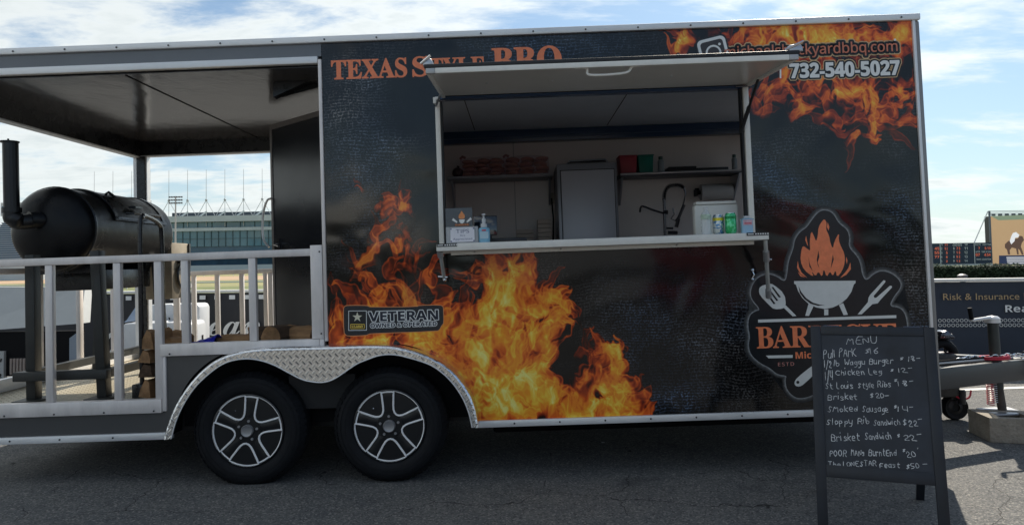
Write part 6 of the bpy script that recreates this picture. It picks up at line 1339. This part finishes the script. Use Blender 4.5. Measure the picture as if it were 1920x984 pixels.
def bunpack(pa, pb, label, jit, rows_=4):
    xa, xb = tlx(pa, 320, SY0+.1), tlx(pb, 320, SY0+.1); t = thing('bun_bag', label, 'bread', ((xa+xb)/2, SY0+.12, ZS1), frame=TR); wdt = xb-xa; rd = random.Random(jit); n = 3
    for r_ in range(rows_):
        for i in range(n):
            for k in range(2):
                x = -wdt/2+wdt*(i+.5)/n+rd.uniform(-.01, .01)+(.01 if r_ % 2 else -.005); z = .022+r_*.041; sc_ = wdt/n/.124
                if r_ == rows_-1 and i == 0 and jit == 1: z -= .008
                share('bun', bun, t, (x, k*.09, z), (rd.uniform(-.08, .08), rd.uniform(-.1, .1), rd.uniform(-.3, .3)), (sc_*1.02, 1, 1.0))
    vs = []; fs = []; nx_, nz_ = 26, 12; q = wdt/2+.012
    MB().add([(x, -.062+.01*math.sin(z*60+x*30), z) for x in [ -q+2*q*i/nx_ for i in range(nx_+1)] for z in [.002+(rows_*.042+.004)*j/nz_*(1-.12*abs(x/q)**3) for j in range(nz_+1)]], [(i*(nz_+1)+j, (i+1)*(nz_+1)+j, (i+1)*(nz_+1)+j+1, i*(nz_+1)+j+1) for i in range(nx_) for j in range(nz_)]).build('bag_film', mat('bag_film', (.42, .22, .26), .12, alpha=.30, coat=.4), t, smooth=True)
    MB().tube([(-q+.05, -.03, rows_*.042+.004), (-q+.02, -.03, rows_*.042+.018), (-q+.0, -.02, rows_*.042)], .012, 8).build('bag_twist', mat('bag_tie', (.25, .12, .12), .6), t)
bunpack(866, 943, 'left bag of packed brown buns on the left wall shelf', 1); bunpack(947, 1027, 'right bag of packed brown buns on the left wall shelf', 2)
x = tlx(858, 320, SY0+.1); rj = thing('dark_bag', 'small dark lumpy bag at the left end of the left wall shelf', 'bag', (x, SY0+.1, ZS1), frame=TR); MB().ball((0, 0, .045), .05, .045, .045, 14, 9, .06).build('bag_body', mat('maroon_dark', (.035, .018, .022), .5), rj, smooth=True); MB().tube([(0, 0, .085), (.01, 0, .105)], .012, 8).build('bag_knot', MATS['maroon_dark'], rj)
def bin_(pa, pb, py, m, label):
    xa, xb = tlx(pa, 310, SY0+.06), tlx(pb, 310, SY0+.06); h_ = tlz((pa+pb)/2, py, SY0+.06)-ZS2; t = thing('storage_bin', label, 'bin', ((xa+xb)/2, SY0+.06, ZS2), frame=TR); w_ = (xb-xa)/2
    MB().prism([(-w_*.86, .001), (w_*.86, .001), (w_, h_-.012), (-w_, h_-.012)], 0, .2).build('bin_body', m, t, bevel=.006); MB().box(-w_-.004, w_+.004, -.006, .206, h_-.0115, h_).build('bin_rim', m, t, bevel=.003)
bin_(1162, 1195, 291, mat('bin_red', (.30, .03, .045), .5), 'red plastic bin at the left end of the right wall shelf'); bin_(1197, 1226, 290, mat('bin_green', (.0, .15, .11), .5), 'green plastic bin beside the red one on the right wall shelf')
def jar(px, py, r_, label):
    x = tlx(px, 305, SY0+.07); h_ = tlz(px, py, SY0+.07)-ZS2; t = thing('spice_jar', label, 'jar', (x, SY0+.07, ZS2), frame=TR); MB().lathe([(r_*.9, 0), (r_, .005), (r_, h_*.72), (r_*.6, h_*.82)], n=18).build('jar_body', mat('jar_pale', (.20, .23, .25), .3), t, smooth=True); MB().lathe([(r_*.68, h_*.82), (r_*.68, h_), (.001, h_+.001)], n=18).build('jar_lid', mat('jar_lid_green', (.03, .08, .07), .4), t, smooth=True)
jar(1239, 294, .028, 'pale jar with dark lid right of the green bin'); jar(1377, 290, .024, 'pale jar with green lid at the far right end of the right wall shelf')
x0, x1 = tlx(1252, 312, SY0+.05), tlx(1366, 312, SY0+.05); dt_ = thing('dark_tray_stack', 'dark flat trays lying in the middle of the right wall shelf', 'tray', ((x0+x1)/2, SY0+.05, ZS2), frame=TR); MB().box(-(x1-x0)/2, (x1-x0)/2, 0, .22, 0, .03).build('lower_tray', M['rubberseal'], dt_, bevel=.006); MB().box(-(x1-x0)/2+.01, -(x1-x0)/2+.26, .01, .2, .031, .05).build('upper_tray', M['rubberseal'], dt_, bevel=.008)
# pre-rinse tap
ty_ = 2.20
def tp3(px, py, y=ty_): x, z = tl(px, py, y); return (x-tlx(1247, 440, ty_), y-ty_, z-1.2355)
tap = thing('rinse_tap', 'tall pre-rinse tap with coiled hose and long swing spout above the sink', 'tap', (tlx(1247, 440, ty_), ty_, 1.2355), frame=TR)
dk = mat('tap_metal', (.10, .10, .115), .22, .9)
MB().tube([tp3(1247, 441), tp3(1246, 400), tp3(1245, 372)], .013, 10).build('riser_pipe', dk, tap, smooth=True); MB().tube(spline([tp3(1245, 400), tp3(1225, 394), tp3(1206, 387), tp3(1201, 390), tp3(1200, 398)], 5), .009, 8).build('swing_spout', dk, tap, smooth=True)
hs = spline([tp3(1245, 375), tp3(1246, 362), tp3(1253, 350), tp3(1268, 347), tp3(1280, 350), tp3(1285, 364), tp3(1282, 380), tp3(1276, 396), tp3(1271, 408)], 8)
MB().tube(hs, .007, 8).build('flexible_hose', dk, tap, smooth=True)
co_ = []
for i, p in enumerate(hs[:34]):
    for k in range(6):
        j = min(i+1, len(hs)-1); q = p.lerp(hs[j], k/6); a = 2*math.pi*k/6+i*.0; d = (hs[j]-p).normalized(); n_ = d.cross(Vector((0, 1, 0))).normalized(); co_.append(q+(n_*math.cos(a)+Vector((0, 1, 0))*math.sin(a))*.016)
MB().tube(co_, .0026, 4).build('hose_spring', dk, tap)
MB().tube([tp3(1283, 384), tp3(1277, 398), tp3(1272, 410)], .014, 10).build('spray_grip', dk, tap, smooth=True); MB().tube([tp3(1262, 390), tp3(1264, 402), tp3(1258, 410), tp3(1266, 414), tp3(1272, 406)], .006, 8).build('spray_trigger', dk, tap, smooth=True); MB().tube([tp3(1272, 410), tp3(1268, 426)], .018, 10).build('spray_head', dk, tap); MB().tube([tp3(1247, 428), tp3(1262, 428)], .010, 8).build('tap_bridge', dk, tap); MB().tube([tp3(1252, 436), tp3(1270, 436)], .016, 8).build('tap_base', dk, tap)
MB().tube([tp3(1244, 398), tp3(1252, 398)], .02, 10).build('mixer_body', dk, tap)
x0, z0 = tl(1316, 360, YD-.16); x1 = tlx(1375, 360, YD-.16); pt = thing('paper_towel_roll', 'grey paper towel roll on a wall holder above the white tub', 'roll', ((x0+x1)/2, YD-.11, z0), frame=TR); hw = (x1-x0)/2
MB().tube([(-hw, 0, 0), (hw, 0, 0)], .072, 28).build('towel_roll', mat('towel_paper', (.42, .41, .41), .8, bump=.1), pt, smooth=True); MB().tube([(-hw-.03, 0, 0), (-hw-.002, 0, 0)], .018, 10).build('roll_core', M['blackmatt'], pt); MB().box(hw+.002, hw+.015, -.02, .075, -.03, .03).build('roll_bracket', M['rubberseal'], pt); MB().box(-hw-.045, -hw-.031, -.02, .075, -.03, .03).build('roll_bracket', M['rubberseal'], pt)
for k, (pa, pb, py, lab) in enumerate(((967, 1000, 430, 'low stack of beige takeout boxes on the rear worktop'), (1008, 1034, 411, 'taller stack of beige takeout boxes left of the fridge'))):
    xa, xb = tlx(pa, 430, 1.9), tlx(pb, 430, 1.9); z1 = tlz(pa, py, 1.9); t = thing('takeout_box_stack', lab, 'boxes', ((xa+xb)/2, 1.9, 1.2355), frame=TR); n = max(2, int((z1-1.2355)/.035)); hgt = (z1-1.2355)/n
    for i in range(n): MB().prism([(-(xb-xa)/2*.93, i*hgt), ((xb-xa)/2*.93, i*hgt), ((xb-xa)/2, (i+1)*hgt-.004), (-(xb-xa)/2, (i+1)*hgt-.004)], 0, .15).build('takeout_box', mat('kraft_box', (.42, .36, .31), .7), t)
ck = MB().box(0, .16, 0, .18, 0, .07).build('sink_caddy', M['rubberseal'], None, bevel=.01); ck.matrix_world = TR @ Matrix.Translation((tlx(1192, 440, 2.0), 2.0, 1.2355)); tag(ck, 'low black caddy beside the sink', 'caddy')

# ================================================================== things beyond the porch
YC = 3.9
def cq_(px, py, Y=YC): p = at(px, py, Y); return p.x, p.z
hx0_, _ = cq_(-90, 600); hd = thing('hooded_cart', 'white hooded equipment cart with black body behind the smoker porch', 'cart', (hx0_, YC, 0))
def rel(px, py, Y=YC): x, z = cq_(px, py, Y); return x-hx0_, z
A0, B0, C0, D0 = rel(-90, 540), rel(126, 540), rel(154, 606), rel(-90, 624)
hdm = mat('cart_white', (.42, .43, .42), .45, var=.04)
vs = [(A0[0], .35, A0[1]), (B0[0], .35, B0[1]), (C0[0], -.02, C0[1]), (D0[0], -.02, D0[1]-.0), (A0[0], .5, A0[1]), (B0[0], .5, B0[1]), (C0[0], .16, C0[1]), (D0[0], .16, D0[1])]
MB().add(vs, [(3, 2, 1, 0), (0, 1, 5, 4), (1, 2, 6, 5), (2, 3, 7, 6), (0, 4, 7, 3), (4, 5, 6, 7)]).build('hood', hdm, hd)
E0 = rel(150, 700); MB().box(A0[0]+.02, E0[0]-.03, .02, .14, .10, min(C0[1], D0[1])-.004).build('cart_body', M['blackmatt'], hd)
a_ = rel(131, 640); MB().prism([rel(130, 690), rel(130, 634), rel(146, 622), rel(146, 690)], .0, .04).build('side_flap', mat('flap_blue_grey', (.25, .30, .36), .4), hd)
sg = MB().box(rel(-40, 690)[0], rel(9, 690)[0], -.02, .04, rel(0, 730)[1], rel(0, 658)[1]).build('lower_sign', hdm, hd); xx, zz = rel(-26, 690); lettering('sign_lettering', SC('Wn'), xx, rel(7, 690)[0], rel(0, 678)[1], .08, -.023, M['printblack'], sg); lettering('sign_lettering', SC('n'), xx+.1, rel(6, 700)[0], rel(0, 708)[1], .05, -.023, M['printblack'], sg)
for k in range(3):
    x = A0[0]+.4+k*.55; MB().lathe([(.03, 0), (.09, .005), (.10, .03), (.09, .055), (.03, .06)], (x, .05, .10), 'y', 20).build('wheel', M['tyre'], hd, smooth=True)
b = MB(); b.box(0, .02, 0, .02, 0, .17); pk = b.mesh('picket', mat('picket_tan', (.30, .25, .22), .8))
px0, pz0 = cq_(18, 702, 3.6); pf = thing('picket_strip', 'low row of tan pickets beside the black cart under the white hood', 'pickets', (px0, 3.6, pz0-.0))
for i in range(8): share('picket', pk, pf, (i*.022*1.6, 0, 0))
MB().box(0, .30, .021, .03, -.0, .02).build('picket_rail', MATS['picket_tan'], pf); MB().box(.10, .16, .021, .05, -pz0, -.001).build('picket_post', MATS['picket_tan'], pf)
# white plastic barrier sections
YB1, YB2 = 3.75, 4.25
def barrier(pxa, pxb, pyt, pyb, Y, label, depth, ty=0, gnd=False):
    x0, z1 = cq_(pxa, pyt, Y); x1, _ = cq_(pxb, pyt, Y); z0 = 0.0 if gnd else cq_(pxb, pyb, Y)[1]; L_ = x1-x0; t = thing('plastic_barrier', label, 'barrier', (x0, Y, 0)); pm = M['plastic']
    r_ = .05; pl = [(0, z0), (L_, z0), (L_, z1-r_), (L_-.02, z1-.012), (L_-r_, z1), (L_*.62, z1), (L_*.60, z1-.02), (L_*.5, z1-.02), (L_*.48, z1), (.03, z1-.004), (0, z1-.03)]
    MB().prism(pl, 0, depth).build('barrier_body', pm, t, bevel=.012)
    return t, L_, z0, z1
t1, L1_, z0_, z1_ = barrier(276, 374, 571, 625, YB2, 'rear white plastic barrier block with round holes', .30, gnd=True)
for k, (fx_, fz) in enumerate(((.72, .86), (.35, .55), (.70, .48))): MB().lathe([(.032, -.003), (.030, -.006), (.001, -.006)], (L1_*fx_, 0, z1_*fz if k else z1_-.10), 'y', 18).build('barrier_hole', M['blackmatt'], t1)
MB().tube(spline([(L1_*.2, -.02, z1_-.22), (L1_*.35, -.04, z1_-.18), (L1_*.45, -.03, z1_-.20), (L1_*.44, -.03, z1_-.15)], 5), .008, 6).build('tie_cord', M['blackmatt'], t1)
t2, L2_, z0_, z1_ = barrier(229, 357, 606, 690, YB1, 'front white plastic barrier block standing lower and nearer the porch', .42, gnd=True)
for fx_, fz in ((.40, .16), (.22, .29), (.62, .24)): MB().lathe([(.026, -.003), (.024, -.006), (.001, -.006)], (L2_*fx_, 0, z1_-fz), 'y', 18).build('barrier_hole', M['blackmatt'], t2)
for i in range(2): MB().box(L2_*(.10+.33*i), L2_*(.26+.33*i), -.006, -.003, z1_-.375-.01*i, z1_-.355-.01*i).build('barrier_slot', M['blackmatt'], t2)
MB().box(L2_+.0005, L2_+.004, .10, .18, z1_-.20, z1_-.10).build('barrier_slot', mat('slot_grey', (.35, .36, .37), .6), t2); MB().box(L2_+.0005, L2_+.004, .30, .34, z1_-.24, z1_-.17).build('barrier_slot', M['blackmatt'], t2)
x0, z0 = cq_(232, 604, 3.9); x1, z1 = cq_(262, 563, 3.9)
vs = []; n = 8; 
sht = MB().add([(0, 0, 0), (x1-x0, 0, 0.02), (x1-x0, .1, z1-z0), ((x1-x0)*.55, .08, (z1-z0)*.72), (0.02, .02, .02)], [(0, 1, 2, 3, 4)]).build('plastic_sheet', mat('sheet_blue_grey', (.30, .38, .50), .25, bump=.6, bscale=14), None); sht.location = (x0, 3.9, z0); so2 = sht.modifiers.new('s', 'SOLIDIFY'); so2.thickness = .004; tag(sht, 'blue grey plastic sheet draped over the left end of the front barrier block', 'sheet')

sp2 = on(1131, 830); ps = MB().add([(-.012, -.008, .001), (.014, -.006, .003), (.012, .01, .001), (-.010, .008, .005)], [(0, 1, 2, 3)]).build('paper_scrap', M['plastic'], None); ps.location = (sp2.x, sp2.y, .002); tag(ps, 'tiny white paper scrap on the dark asphalt under the trailer', 'scrap')
